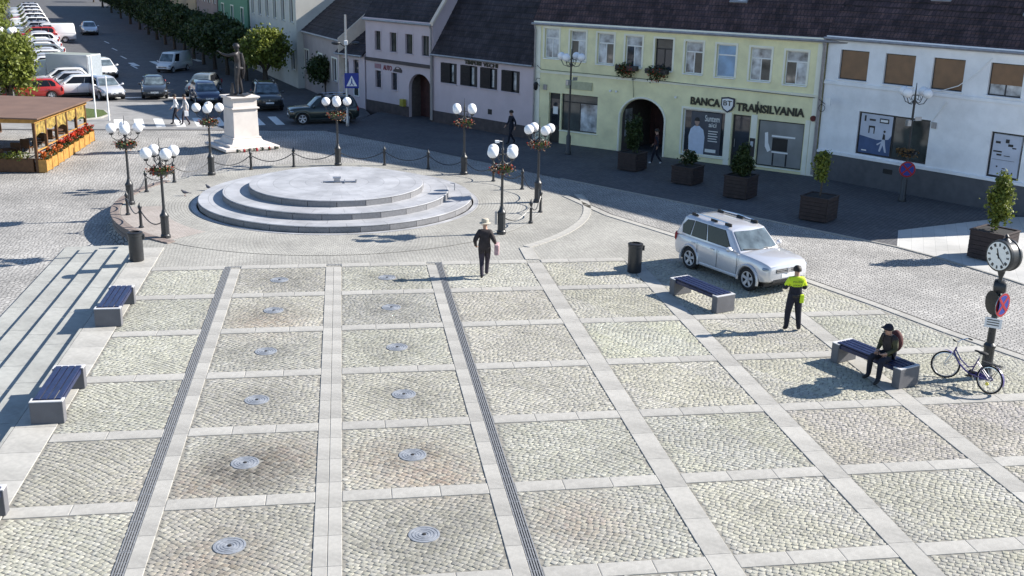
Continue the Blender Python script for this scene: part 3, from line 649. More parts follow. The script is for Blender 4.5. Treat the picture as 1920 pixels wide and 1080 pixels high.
part('poster_arrow', 'white', w_, lambda b: (poly(b, [(13.1, 1.75), (13.25, 1.8), (13.3, 1.3), (13.45, .95), (13.3, .85), (13.15, 1.1)], .1), poly(b, [(13.45, 1.6), (14.6, 1.6), (14.6, 1.68), (13.45, 1.68)], .1), poly(b, [(13.5, .85), (14.3, .85), (14.3, .92), (13.5, .92)], .1)))
part('poster_bars', 'black', w_, lambda b: (b.box(13.5, 14.25, .098, .106, .95, 1.55), b.box(13.55, 13.62, .098, .106, .26, .84), b.box(14.2, 14.27, .098, .106, .26, .84)))
part('cash_machine', 'framedark', bank, lambda b: (b.box(12.44, 12.70, -.1, -.045, .55, 1.45)), bevel=.01); part('machine_screen', 'curtain', bank, lambda b: b.box(12.5, 12.64, -.11, -.102, 1.05, 1.3))
# sign
M['signdark'] = mat('dark sign letters', (.035, .032, .02), .5, var=.1)
text_fit('BANCA', 9.21, 10.76, 2.74, 3.12, -.035, .03, 'signdark', bank, bold=.03); text_fit('TRANSILVANIA', 11.61, 14.97, 2.66, 3.05, -.035, .03, 'signdark', bank, bold=.03)
sh = [(10.83, 3.22), (11.18, 3.27), (11.52, 3.22), (11.52, 2.86), (11.40, 2.66), (11.18, 2.52), (10.95, 2.66), (10.83, 2.86)]
s_ = part('shield', mat('navy sign', (.02, .022, .05), .4), bank, lambda b: poly(b, sh, -.09, .085), bevel=.006)
part('shield_face', 'white', s_, lambda b: poly(b, [(11.18+(x-11.18)*.8, 2.92+(z-2.92)*.8) for x, z in sh], -.1, .008)); text_fit('BT', 10.96, 11.4, 2.86, 3.10, -.104, .003, 'signdark', s_, bold=.02)
part('sign_post', 'black', bank, lambda b: b.box(12.68, 12.72, -.12, -.06, 2.6, 3.2))
part('lit_box', mat('dark red box', (.10, .012, .012), .5), bank, lambda b: b.cyl((15.42, -.02, 2.66), (15.42, -.14, 2.66), .13, n=16))
for i, (x0, x1) in enumerate(((5.07, 6.27), (6.77, 7.97))):
    bx_ = part('window_box', 'framedark', bank, lambda b: b.box(x0, x1, -.36, -.08, uz[3+i][0]-.16, uz[3+i][0]+.08), bevel=.01)
    foliage('flowers', 'leafdark', bx_, 420, ((x0+x1)/2, -.28, uz[3+i][0]-.02), (.68, .28, .34), .12, seed=i, drop=.4, clumps=26); foliage('blossom', 'flowerred', bx_, 90, ((x0+x1)/2, -.36, uz[3+i][0]-.05), (.6, .22, .3), .07, seed=i+9, drop=.35)
# cables, lamp bracket, downpipes
part('cable', 'black', bank, lambda b: (b.tube([(.2, -.11, 4.0), (.5, -.11, 3.8), (6, -.11, 3.78), (15.4, -.11, 3.6)], .014, 5), b.tube([(6.0, -.12, 3.78), (6.05, -.05, 2.8)], .012, 5)))
for xa in (.06, 15.6): part('downpipe', 'zinc', bank, lambda b: b.tube([(xa, -.24, 6.16), (xa, -.12, 5.8), (xa, -.12, .1)], .05, 8), smooth=True)
lb = part('wall_lantern', 'black', bank, lambda b: (b.tube([(.35, -.02, 3.3), (.35, -.3, 3.35), (.35, -.4, 3.2)], .015, 6), b.tube([(.35, -.02, 2.9), (.35, -.35, 3.2)], .012, 6), b.lathe([(.05, 2.72), (.11, 2.8), (.12, 3.05), (.05, 3.15)], 10, (.35, -.4, 0))), smooth=True)
part('meter_box', 'zinc', bank, lambda b: b.box(.62, .82, -.08, -.002, 2.75, 3.02))
for i, x in enumerate((4.7, 5.05, 8.4)): part('wall_spot', 'white', bank, lambda b: b.cyl((x, 0, 3.02), (x, -.09, 3.02), .05, .06, 10))
# roof windows
def roofwin(root, x, f, eave, rd_, rz, w=.9, h=.7):
    y = rd_*f; z = eave+(rz-eave)*f; a = math.atan2(rz-eave, rd_); q = MB(); q.M = Matrix.Translation((x, y, z)) @ Matrix.Rotation(a, 4, 'X'); q.box(-w/2, w/2, -h/2, h/2, -.1, .12)
    o = q.build('roof_window', 'zinc', root, bevel=.015); q2 = MB(); q2.M = q.M; q2.box(-w/2+.08, w/2-.08, -h/2+.08, h/2-.08, .12, .128); q2.build('pane', 'curtain', o)
roofwin(bank, 10.9, .185, 6.3, 6.0, 14.6)

# ---- white building
M['whitewall'] = mat('white render', (.84, .84, .86), .8, var=.04, scale=1.2, bump=.12, bscale=40, stain=.16)
M['plinthblue'] = mat('dark grey plinth', (.10, .10, .11), .75, var=.12, scale=3, stain=.15)
AW = (21.5, 46.85); wx = [(.67, 2.1), (2.89, 4.31), (5.11, 6.5), (7.56, 8.93), (9.9, 11.3)]
holes = [(a, b, 4.55, 5.83) for a, b in wx] + [(1.93, 5.34, 1.38, 3.25), (8.0, 9.34, 1.33, 3.15)]
wb_ = house('white_building', 'white two storey building with brown blinds beside the bank', AW, -58.5, 12.5, 10.5, 6.42, 5.6, 13.2, 'whitewall', 'rooftile', holes, cornice='whitewall', plinth=(1.16, 'plinthblue'))
for i, (a, b) in enumerate(wx):
    f = window(wb_, a, b, 4.55, 5.83, 'framedark', 'curtain' if i == 3 else 'glass', transom=None, mull=i == 3, sill='whitewall', y=.1)
    q = MB(); q.box(a+.05, b-.05, .09, .1, 4.6 if i != 3 else 5.0, 5.79); q.build('blind', 'blind', f)
part('string_course', 'whitewall', wb_, lambda b: (b.box(0, 12.5, -.07, -.001, 4.28, 4.42)), bevel=.01)
part('sill_band', 'whitewall', wb_, lambda b: b.box(0, 12.5, -.09, -.001, 1.17, 1.30), bevel=.01)
M['sky_p'] = mat('poster pale', (.48, .51, .60), .5, var=.1, scale=1.5); M['sea_p'] = mat('poster deep blue', (.05, .09, .20), .5, var=.2, scale=1.5)
f = window(wb_, 1.93, 5.34, 1.38, 3.25, 'framedark', 'panegreen', transom=None, mull=True, sill=None, y=.08, fw=.07)
part('poster', 'sky_p', f, lambda b: b.box(2.03, 3.58, .062, .07, 1.46, 3.18)); part('poster_sea', 'sea_p', f, lambda b: poly(b, [(2.03, 1.46), (3.58, 1.46), (3.58, 2.35), (3.45, 2.17), (2.9, 2.1), (2.03, 2.22)], .056))
part('poster_figure', 'sky_p', f, lambda b: (poly(b, [(3.16, 2.15), (3.3, 2.15), (3.34, 1.9), (3.42, 1.6), (3.34, 1.6), (3.22, 1.9), (3.12, 1.6), (3.04, 1.62)], .05), poly(b, [(2.95, 1.86), (3.2, 2.05), (3.2, 2.1), (2.92, 1.92)], .05)))
part('poster_marks', 'framedark', f, lambda b: (b.box(2.95, 3.4, .052, .06, 2.85, 3.05), b.box(2.45, 2.75, .052, .06, 2.9, 2.98), b.box(2.45, 2.75, .052, .06, 2.6, 2.68), b.box(2.45, 2.5, .052, .06, 2.35, 2.6), b.box(2.7, 2.75, .052, .06, 2.35, 2.6), b.box(2.2, 2.28, .052, .06, 2.85, 3.1), poly(b, [(3.16, 2.15), (3.3, 2.15), (3.28, 2.35), (3.2, 2.42)], .05), b.ball((3.24, .05, 2.5), .055, 8, 6, (1, .2, 1))))
part('poster_white', 'white', f, lambda b: (b.box(3.0, 3.35, .046, .05, 2.9, 3.0), b.box(2.2, 2.45, .046, .05, 1.55, 1.6)))
f = window(wb_, 8.0, 9.34, 1.33, 3.15, 'framedark', 'curtain', transom=None, mull=False, sill=None, y=.08, fw=.07)
part('poster', 'sky_p', f, lambda b: b.box(8.1, 9.24, .062, .07, 1.42, 3.06))
part('poster_marks', 'framedark', f, lambda b: [b.box(x, x+w, .054, .06, z, z+h) for x, z, w, h in ((8.2, 2.7, .2, .09), (8.6, 2.75, .15, .15), (8.72, 2.62, .2, .1), (8.9, 2.55, .16, .05), (8.15, 2.35, .35, .06), (8.3, 2.22, .2, .07), (8.6, 2.22, .25, .03), (8.15, 2.05, .9, .012), (8.35, 1.75, .06, .06), (8.6, 1.7, .12, .04), (8.7, 1.6, .1, .03), (8.85, 1.5, .05, .09), (9.0, 1.5, .05, .11))])
part('vent', 'black', wb_, lambda b: b.box(3.45, 3.9, -.06, -.052, .72, .93)); part('downpipe', 'zinc', wb_, lambda b: b.tube([(-.06, -.24, 6.3), (-.06, -.12, 5.9), (-.06, -.12, .1)], .05, 8), smooth=True)
part('flag_bracket', 'black', wb_, lambda b: (b.tube([(.15, -.01, 3.35), (.15, -.5, 3.6)], .016, 6), b.tube([(.15+.16*math.cos(t), -.25, 3.2+.16*math.sin(t)) for t in np.linspace(0, 2*PI, 13)[:-1]], .014, 5, True))); part('flag_panel', 'white', wb_, lambda b: b.box(.5, .75, -.52, -.49, 3.4, 3.72))
part('cable', 'white', wb_, lambda b: (b.tube([(5.35, -.03, 3.15), (5.95, -.04, 4.1)], .02, 5), b.tube([(5.6, -.1, 4.5), (6.4, -.12, 4.8), (7.0, -.1, 5.3), (7.6, -.03, 6.0)], .018, 5)))
part('cable_box', 'zinc', wb_, lambda b: b.box(5.42, 5.62, -.08, -.002, 2.95, 3.2)); roofwin(wb_, 4.4, .27, 6.42, 5.6, 13.2); roofwin(wb_, 8.7, .20, 6.42, 5.6, 13.2, 1.2, .5)

# ---- pink inn with lettering
M['mauve'] = mat('dusty pink render', (.56, .47, .50), .85, var=.05, scale=1.0, bump=.08, bscale=60, stain=.08)
M['plinthdark'] = mat('dark brown plinth', (.075, .06, .06), .8, var=.2, scale=3)
px_ = [(.72, 2.08), (2.43, 3.82), (4.09, 5.45), (5.81, 7.2)]
inn = house('pink_inn', 'low dusty pink inn with dark shuttered windows next to the bank', (5.21, 64.47), -54.16, 8.3, 11, 4.10, 5.9, 12.9, 'mauve', 'rooftile2', [(a, b, 2.38, 3.54) for a, b in px_], plinth=(.68, 'plinthdark'), ends=.0)
M['shutter'] = mat('dark shutter', (.022, .018, .02), .6, var=.2, scale=8)
for a, b in px_:
    f = window(inn, a, b, 2.38, 3.54, 'framedark', 'glass', transom=None, mull=True, sill='mauve', y=.10)
    s_ = part('shutter', 'shutter', f, lambda q: q.box(a, a+.8, -.035, -.004, 2.40, 3.52))
    for i in range(9): part('louvre', 'shutter', s_, lambda q: q.add([(a+.06, -.04, 2.46+i*.115), (a+.74, -.04, 2.46+i*.115), (a+.74, -.062, 2.54+i*.115), (a+.06, -.062, 2.54+i*.115)], [(0, 1, 2, 3)]))
    part('shutter', 'shutter', f, lambda q: q.box(b-.2, b, -.035, -.004, 2.40, 3.52)); part('curtain', 'curtain', f, lambda q: q.box(a+.86, b-.26, .085, .095, 2.5, 3.45))
text_fit('TIMPURI', 2.81, 4.18, 3.60, 3.82, -.05, .02, 'signdark', inn, bold=.02); text_fit('VECHI', 4.35, 5.52, 3.58, 3.81, -.05, .02, 'signdark', inn, bold=.02)
for x in (2.13, 4.74): part('vent', 'black', inn, lambda b: b.box(x, x+.33, -.008, -.002, .98, 1.27))
part('downpipe', 'zinc', inn, lambda b: b.tube([(.02, -.22, 4.0), (.02, -.1, 3.8), (.02, -.1, .1)], .05, 8), smooth=True)

# ---- mauve house with gateway
uw = [(1.0, 1.6), (2.56, 3.24), (4.12, 4.84), (5.73, 6.44)]
holes = [(a, b, 3.78, 4.93) for a, b in uw] + [(1.0, 1.6, 1.48, 2.53), (2.68, 3.26, 1.48, 2.53), (4.42, 6.62, -.5, 2.68, .95)]
mh = house('mauve_house', 'greyish pink two storey house with arched gateway and car sign', (1.44, 70.11), -56.2, 6.78, 12, 5.74, 6.0, 13.6, 'mauve', 'rooftile2', holes, cornice='mauve', plinth=(.62, 'plinthdark'), ends=.05)
for a, b in uw: window(mh, a, b, 3.78, 4.93, 'framedark', 'panegreen', transom=None, mull=True, sill='mauve', surround='mauve')
for a, b in ((1.0, 1.6), (2.68, 3.26)): window(mh, a, b, 1.48, 2.53, 'framedark', 'glass', transom=None, mull=False, sill='mauve', surround='mauve')
part('belt', 'plinthdark', mh, lambda b: b.box(0, 6.78, -.12, -.001, 3.08, 3.28), bevel=.01)
M['signred'] = mat('red sign', (.24, .03, .05), .5, var=.15)
text_fit('AUTO', 1.85, 2.75, 2.62, 2.92, -.02, .015, 'signred', mh, bold=.02)
part('sign_board', mat('faded pink board', (.30, .16, .19), .6), mh, lambda b: b.box(.95, 1.6, -.03, -.002, 2.66, 2.94))
part('car_emblem', 'plinthdark', mh, lambda b: (poly(b, [(2.9, 2.6), (3.75, 2.58), (3.8, 2.72), (3.65, 2.86), (3.4, 2.93), (3.15, 2.9), (3.02, 2.75), (2.9, 2.72)], -.03, .02))); part('emblem_window', 'curtain', mh, lambda b: poly(b, [(3.2, 2.8), (3.55, 2.8), (3.45, 2.88), (3.25, 2.87)], -.034, .003))
gt = part('gateway', 'passage', mh, lambda b: (b.quad((4.42, .22, -.3), (4.42, 3.5, -.3), (4.42, 3.5, 2.7), (4.42, .22, 2.7)), b.quad((6.62, .22, -.3), (6.62, 3.5, -.3), (6.62, 3.5, 2.7), (6.62, .22, 2.7)), b.quad((4.42, .22, 2.7), (6.62, .22, 2.7), (6.62, 3.5, 2.7), (4.42, 3.5, 2.7))), recalc=False)
for i in range(9): part('gate_board', 'gate', gt, lambda b: b.box(4.43+i*.243, 4.43+i*.243+.236, .9, .95+.012*(i % 2), 0, 2.66))
part('post_box', mat('yellow post box', (.35, .30, .05), .5), mh, lambda b: b.box(3.86, 4.22, -.3, -.06, .62, 1.05), bevel=.02)
part('downpipe', 'zinc', mh, lambda b: b.tube([(6.7, -.22, 5.6), (6.7, -.1, 5.3), (6.7, -.1, .1)], .05, 8), smooth=True)
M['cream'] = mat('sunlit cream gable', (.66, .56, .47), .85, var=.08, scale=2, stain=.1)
part('verge_coping', 'cream', mh, lambda q: q.add([(x, y, z) for x in (6.74, 7.0) for y, z in ((-.2, 5.55), (6.0, 13.72), (6.0, 13.9), (-.2, 5.75))], [(0, 1, 2, 3), (7, 6, 5, 4), (0, 4, 5, 1), (1, 5, 6, 2), (2, 6, 7, 3), (3, 7, 4, 0)]))
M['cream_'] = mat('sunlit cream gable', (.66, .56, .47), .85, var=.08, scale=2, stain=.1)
# ---- further houses up the street (right side)
def onS(u, off=0.):                         # point of the house line of the street in this pixel column
    r = ray(u, 60); t = (.30*72+off)/(r[0]+.30*r[1]); return Vector((r[0]*t, r[1]*t, 0))
def street_house(name, label, u0, u1, eave, rd_, rz, wall, roofm, nw, storeys, off=0., D_=11, zs=((3.4, 4.6), (1.0, 2.4)), fm='frame', pm='glass', gablem=None, u_next=None):
    a, b = onS(u0, off), onS(u1, off); d = b-a; L_ = d.length; ang = math.degrees(math.atan2(d.y, d.x))
    holes = []; st_ = L_/nw; wd = min(1.1, st_*.5)
    for z0, z1 in zs[:storeys]:
        for i in range(nw): holes.append((st_*(i+.5)-wd/2, st_*(i+.5)+wd/2, z0, z1))
    o = house(name, label, a, ang, L_, D_, eave, rd_, rz, wall, roofm, holes, cornice=wall, ends=.03)
    for h in holes: window(o, *h[:4], fm, pm, transom=None, mull=True, sill=wall, surround='yellowtrim')
    if gablem:
        part('gable_wall', gablem, o, lambda q: q.add([(L_+.06, -.2, 0), (L_+.06, D_, 0), (L_+.06, D_, eave), (L_+.06, rd_, rz+.25), (L_+.06, -.25, eave+.1), (L_-.05, -.2, 0), (L_-.05, D_, 0), (L_-.05, D_, eave), (L_-.05, rd_, rz+.25), (L_-.05, -.25, eave+.1)], [(0, 1, 2, 3, 4), (9, 8, 7, 6, 5), (2, 3, 8, 7), (3, 4, 9, 8), (4, 0, 5, 9)]))
    return o
# narrow house between the mauve house and the gabled one
a = Vector((-.35, 72.55, 0)); b = Vector((1.35, 70.22, 0)); ang = math.degrees(math.atan2((b-a).y, (b-a).x)); L_ = (b-a).length
nh = house('narrow_house', 'narrow dull pink house squeezed beside the mauve house', a, ang, L_, 9, 3.4, 4.6, 7.2, 'mauve', 'rooftile2', [(1.7, 2.25, 1.9, 3.0), (.5, 1.2, 1.9, 3.0)], ends=.0, over=.2)
for x0, x1 in ((1.7, 2.25), (.5, 1.2)): window(nh, x0, x1, 1.9, 3.0, 'framedark', 'glass', transom=None, mull=False, sill='mauve')
part('notice_case', 'white', nh, lambda q: (q.box(1.75, 1.8, -.06, -.002, .7, 1.6), q.box(2.25, 2.3, -.06, -.002, .7, 1.6), q.box(1.8, 2.25, -.06, -.002, 1.55, 1.6), q.box(1.8, 2.25, -.06, -.002, .7, .75)))
part('notice_glass', 'panegreen', nh, lambda q: q.box(1.8, 2.25, -.03, -.01, .75, 1.55))
M['taupe'] = mat('taupe render', (.40, .34, .33), .85, var=.08, scale=1, stain=.1); M['palegrey'] = mat('pale grey render', (.55, .54, .50), .85, var=.06, scale=1, stain=.08)
M['pinkwall'] = mat('pink render', (.55, .30, .33), .85, var=.08, scale=1); M['ochre'] = mat('ochre render', (.50, .36, .22), .85, var=.08, scale=1); M['greenwall'] = mat('green render', (.12, .26, .17), .85, var=.08, scale=1)
M['brownwall'] = mat('brown render', (.30, .23, .21), .85, var=.08, scale=1); M['whitish'] = mat('whitish render', (.68, .64, .60), .85, var=.05, scale=1)
street_house('gabled_house', 'single storey house with tall dark roof and sunlit cream gable', 562, 640, 4.15, 5.5, 8.7, 'taupe', 'rooftile2', 3, 1, zs=((1.3, 2.8),), gablem='cream')
street_house('grey_townhouse', 'pale grey two storey townhouse with tall narrow windows above the trees', 470, 556, 7.4, 5, 11.5, 'palegrey', 'rooftile2', 6, 2, zs=((4.6, 6.3), (1.2, 2.6)), off=-.5)
street_house('green_house', 'house with green and purple front under a dark roof', 412, 466, 6.0, 5, 12, 'greenwall', 'rooftile2', 3, 1, zs=((3.5, 4.8),), off=-.5)
street_house('brown_townhouse', 'brown grey townhouse with pale window frames up the street', 372, 410, 7.6, 5, 11, 'brownwall', 'rooftile2', 4, 2, zs=((4.6, 6.3), (1.2, 2.6)), off=-.5)
street_house('ochre_townhouse', 'ochre townhouse with pale pilasters up the street', 324, 370, 8.2, 5, 12, 'ochre', 'redroof', 5, 2, zs=((4.8, 6.8), (1.2, 2.8)), off=-.5)
street_house('pink_townhouse', 'bright pink townhouse with red tiled roof up the street', 266, 322, 8.0, 5, 12, 'pinkwall', 'redroof', 5, 2, zs=((4.8, 6.6), (1.2, 2.8)), off=-.5)
street_house('far_townhouse', 'pale townhouse with red hipped roof at the far end of the street', 215, 264, 6.5, 6, 11, 'whitish', 'redroof', 6, 1, zs=((3.6, 5.2),), off=-.5)
# purple half of the green house front
# ---- left side of the street
def left_house(name, label, u, Y, W_, ang, D_, eave, rd_, rz, wall, roofm, nw):
    r = ray(u, 20); t = Y/r[1]; A_ = (r[0]*t, Y); st_ = W_/nw; holes = [(st_*(i+.5)-.5, st_*(i+.5)+.5, z0, z1) for i in range(nw) for z0, z1 in ((1.2, 2.7), (eave-2.4, eave-.7))]
    o = house(name, label, A_, ang, W_, D_, eave, rd_, rz, wall, roofm, holes, cornice=wall, gut=True)
    for h in holes: window(o, *h[:4], 'frame', 'glass', transom=None, mull=True, sill=wall)
left_house('cream_corner_house', 'large cream house behind the bushy green trees', -420, 100, 11.5, 0, 12, 7.0, 6, 12.5, 'whitish', 'redroof', 6)
left_house('yellow_corner_house', 'pale yellow house beyond the trees by the parked cars', -260, 135, 11, 0, 12, 7.5, 6, 12.5, 'palegrey', 'redroof', 6)
# far wooded hill that closes the view behind the roofs
xs_ = np.linspace(-420, 420, 60); g = MB(); n_ = len(xs_)
rows_ = [(330, -.7), (400, 10), (520, 30), (700, 60), (950, 75)]
g.add([(x*(1+k*.25), y, z*(.8+.35*math.sin(x*.012+k)+.15*math.sin(x*.041))-.0) for k, (y, z) in enumerate(rows_) for x in xs_], [(j*n_+i, j*n_+i+1, (j+1)*n_+i+1, (j+1)*n_+i) for j in range(len(rows_)-1) for i in range(n_-1)])
struct(g.build('hills', mat('wooded hill', (.05, .075, .03), .9, var=.4, scale=.08), recalc=False))
# road markings
xw = [G(246, 236), G(272, 229)]
def stripe(c, a, L_, w_, name='crosswalk_stripe'):
    q = MB(); q.quad((-L_/2, -w_/2, 0), (L_/2, -w_/2, 0), (L_/2, w_/2, 0), (-L_/2, w_/2, 0)); o = q.build(name, 'paint', road, recalc=False); o.location = (c[0], c[1], .003); o.rotation_euler[2] = a; return o
for i in range(9): stripe((-12.6+i*1.08, 63.9+i*.13), R_(102), 3.4, .5)
for (u, v) in ((243, 183), (335, 183)): p = G(u, v); stripe(p, R_(12), 2.6, .5, 'stop_line')
for k in range(7): p = rd(16+k*1.05, -6.0+k*1.9); stripe(p, R_(110), 3.0, .5)
for k in range(5): p = rd(8+k*9, -.5); stripe(p, R_(110), 3.0, .15, 'lane_line')
for k in range(14): p = rd(2+k*5.5, -8.5); stripe(p, R_(20), 4.6, .14, 'bay_line')
# lawn island with kerb
li = [GL(95, 222), GL(120, 210), GL(160, 204), GL(198, 208), GL(207, 216), GL(190, 222), GL(140, 228)]
g = MB(); g.prism([(p.x, p.y) for p in li], -.4, .07); struct(g.build('island_kerb', 'slab', bevel=.02)); setcol(bpy.data.objects['island_kerb'].data, (.9, .9, .9))
cx = sum(p.x for p in li)/7; cy = sum(p.y for p in li)/7; g = MB(); g.prism([(cx+(p.x-cx)*.9, cy+(p.y-cy)*.9) for p in li], 0, .085); struct(g.build('lawn', mat('grass', (.07, .10, .025), .9, var=.35, scale=8, bump=.6, bscale=60)))
# ================================================================ TREES
def tree_mesh(h, cr, n, leaf, m, seed, trunk_h):
    r = random.Random(seed); root = empty('street_tree', (0, 0, 0)); q = MB()
    q.tube([(0, 0, -.1), (.03, 0, trunk_h*.5), (0, .04, trunk_h), (0, 0, trunk_h+cr[2]*.9)], [.17, .13, .11, .04], 9)
    for i in range(7):
        a = i*2*PI/7+r.uniform(-.3, .3); q.tube([(0, 0, trunk_h*r.uniform(.85, 1.1)), (cr[0]*.3*math.cos(a), cr[1]*.3*math.sin(a), trunk_h+cr[2]*.5), (cr[0]*.7*math.cos(a), cr[1]*.7*math.sin(a), trunk_h+cr[2]*r.uniform(.7, 1.3))], [.07, .05, .015], 6)
    q.build('trunk', 'bark', root, True); foliage('crown', m, root, n, (0, 0, trunk_h+cr[2]), cr, leaf, clumps=55, seed=seed, shell=.25); return root
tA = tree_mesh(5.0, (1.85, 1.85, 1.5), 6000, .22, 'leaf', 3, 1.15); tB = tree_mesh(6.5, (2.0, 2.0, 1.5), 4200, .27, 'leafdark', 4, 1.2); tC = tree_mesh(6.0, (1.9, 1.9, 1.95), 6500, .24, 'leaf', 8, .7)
def put(proto, used, p, s, rz, label, group, cat='tree', zs=1.):
    o = proto if proto not in used else copy_tree(proto); used.add(proto); o.location = p; o.rotation_euler[2] = rz; o.scale = (s, s, s*zs); tag(o, label, cat, group); return o
used = set()
put(tA, used, (-5.5, 80.6, 0), 1.08, 0, 'clipped round street tree with bright crown behind the statue', None)
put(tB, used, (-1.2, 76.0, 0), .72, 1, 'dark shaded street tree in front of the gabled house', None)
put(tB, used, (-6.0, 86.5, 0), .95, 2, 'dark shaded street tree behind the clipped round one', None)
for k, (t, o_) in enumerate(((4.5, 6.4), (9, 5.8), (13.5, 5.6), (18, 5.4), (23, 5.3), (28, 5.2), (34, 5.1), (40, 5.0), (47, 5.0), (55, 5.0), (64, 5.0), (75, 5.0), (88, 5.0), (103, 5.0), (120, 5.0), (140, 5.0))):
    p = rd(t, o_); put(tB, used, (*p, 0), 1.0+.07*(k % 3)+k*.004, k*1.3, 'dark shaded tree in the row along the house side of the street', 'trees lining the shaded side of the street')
lp = [GL(20, 205), GL(62, 196), GL(-25, 225), GL(8, 170), GL(72, 150)]
for k, (x, y, s) in enumerate([(-20.2, 70.5, 1.0), (-22.6, 69, 1.0), (-22.2, 77, 1.1), (-24.8, 80, 1.1)] + [(*rd(t_, -12.3), 1.0+.03*q_) for q_, t_ in enumerate((12, 19, 26, 33, 41, 49))]):
    put(tC, used, (x, y, 0), s, k*1.1, 'leafy green tree beside the parked cars' if k < 4 else 'green tree further up the sunny side of the street', 'trees by the car park' if k < 4 else 'trees on the sunny side of the street')
for k in range(12):
    p = rd(57+k*10, -11.8-.8*(k % 2)); put(tC, used, (*p, 0), 1.15+.1*(k % 3), k*.9, 'green tree at the far end of the row of parked cars', 'trees at the street end')
for k, (t, o_) in enumerate(((178, -4), (184, 2), (190, 7), (176, 9), (196, -9), (200, -2), (205, 4))):
    p = rd(t, o_); put(tC, used, (*p, 0), 2.0, k*.7, 'big hazy tree closing the far end of the street', 'trees closing the street')
# ================================================================ LAMPS of the round terrace
def lamp_proto():
    t = empty('street_lamp')
    q = MB(); q.lathe([(.17, 0), (.17, .10), (.14, .14), (.14, .72), (.155, .74), (.155, .80), (.105, .86), (.085, .92), (.06, 1.0)], 10); q.build('lamp_base', 'iron', t, True)
    q = MB(); q.lathe([(.055, 1.0), (.05, 1.1), (.045, 2.3), (.05, 2.32), (.05, 2.40), (.035, 2.45), (.035, 3.0), (.05, 3.02), (.03, 3.08), (.018, 3.12), (.006, 3.42)], 10); q.build('post', 'iron', t, True)
    for k in range(4):
        a = k*PI/2; c, s = math.cos(a), math.sin(a); q = MB()
        q.tube([(r*c, r*s, z) for r, z in ((.03, 2.62), (.16, 2.5), (.33, 2.5), (.46, 2.60), (.48, 2.72))], .017, 6)
        q.tube([(r*c, r*s, z) for r, z in ((.04, 2.85), (.16, 2.84), (.24, 2.75), (.20, 2.66), (.13, 2.68), (.15, 2.75))], .012, 6)
        q.lathe([(.03, 2.70), (.075, 2.72), (.085, 2.78), (.06, 2.80)], 10, (.48*c, .48*s, 0)); ar = q.build('arm', 'iron', t, True)
        q = MB(); q.ball((.48*c, .48*s, 2.955), .195, 18, 12); q.build('globe', 'globe', ar, True)
    b = MB(); b.lathe([(.10, 2.16), (.34, 2.24), (.40, 2.36), (.38, 2.36), (.32, 2.27), (.08, 2.2)], 12); bk = b.build('flower_basket', 'iron', t, True)
    foliage('foliage', 'leafdark', bk, 330, (0, 0, 2.36), (.50, .50, .17), .11, seed=21, clumps=24, drop=.15); foliage('blossom', 'flowerred', bk, 110, (0, 0, 2.40), (.5, .5, .17), .075, seed=22, drop=.2); foliage('dry_leaves', 'petal', bk, 90, (0, 0, 2.38), (.5, .5, .16), .07, seed=23, drop=.2)
    return t
lampP = lamp_proto()
LAMPS = [((245, 383), .2, 'at the curved wall near the pavilion'), ((311, 446), .55, 'by the bin at the steps'), ((397, 328), .05, 'in front of the statue pedestal'), ((634, 310), .03, 'in front of the dark green car'),
         ((870, 327), .7, 'in front of the pink inn'), ((940, 438), .62, 'behind the walking man'), ((1008, 379), .32, 'at the kerb curve towards the bank')]
LP = []
for i, (px, rz, wh) in enumerate(LAMPS):
    o = lampP if i == 0 else copy_tree(lampP); p = G(*px); o.location = p; o.rotation_euler[2] = rz; LP.append(p)
    tag(o, 'black iron four globe lamp with flower basket ' + wh, 'street lamp', 'globe lamps round the terrace')
p = LP[5]; q = MB(); q.box(p.x-.24, p.x-.17, p.y-.06, p.y+.06, .35, .8); tag(q.build('control_box', 'steel', bevel=.01), 'small grey control box on the lamp behind the walking man', 'box')
q = MB(); q.cyl((p.x-.02, p.y, 3.3), (p.x-.2, p.y-.05, 3.33), .012); q.box(p.x-.28, p.x-.14, p.y-.12, p.y+.02, 3.26, 3.34); tag(q.build('small_camera', 'white'), 'small white camera on top of the lamp behind the walking man', 'camera')
# bollards with chains
seq = [('L', 1), (265, 427), (240, 403), ('L', 0), (275, 360), (327, 342), ('L', 2), (471, 318), (551, 313), ('L', 3), (721, 310), (803, 317), ('L', 4), (925, 340), (979, 355), ('L', 6), (1013, 398), (995, 418), ('L', 5)]
pos = [LP[s[1]] if s[0] == 'L' else G(*s) for s in seq]
bl = MB(); bl.lathe([(.09, 0), (.09, .05), (.055, .08), (.048, .5), (.065, .53), (.065, .58), (.045, .61), (.05, .68), (.075, .72), (.075, .77), (.04, .82), (.02, .88), (.004, .92)], 10); bl_me = bl.mesh('post', 'iron', True)
names_b = {1: 'nearest the lamp at the head of the steps', 2: 'on the curved terrace wall', 4: 'just behind the lamp nearest the pavilion', 5: 'between the pavilion side lamp and the statue lamp', 7: 'next to the statue lamp', 8: 'second from the statue lamp, towards the dark green car', 10: 'beside the dark car lamp, towards the inn', 11: 'second from the dark car lamp, towards the inn', 13: 'behind the lamp with the small camera', 14: 'at the edge of the building shadow', 16: 'at the foot of the kerb curve lamp', 17: 'between the kerb curve lamp and the camera lamp'}
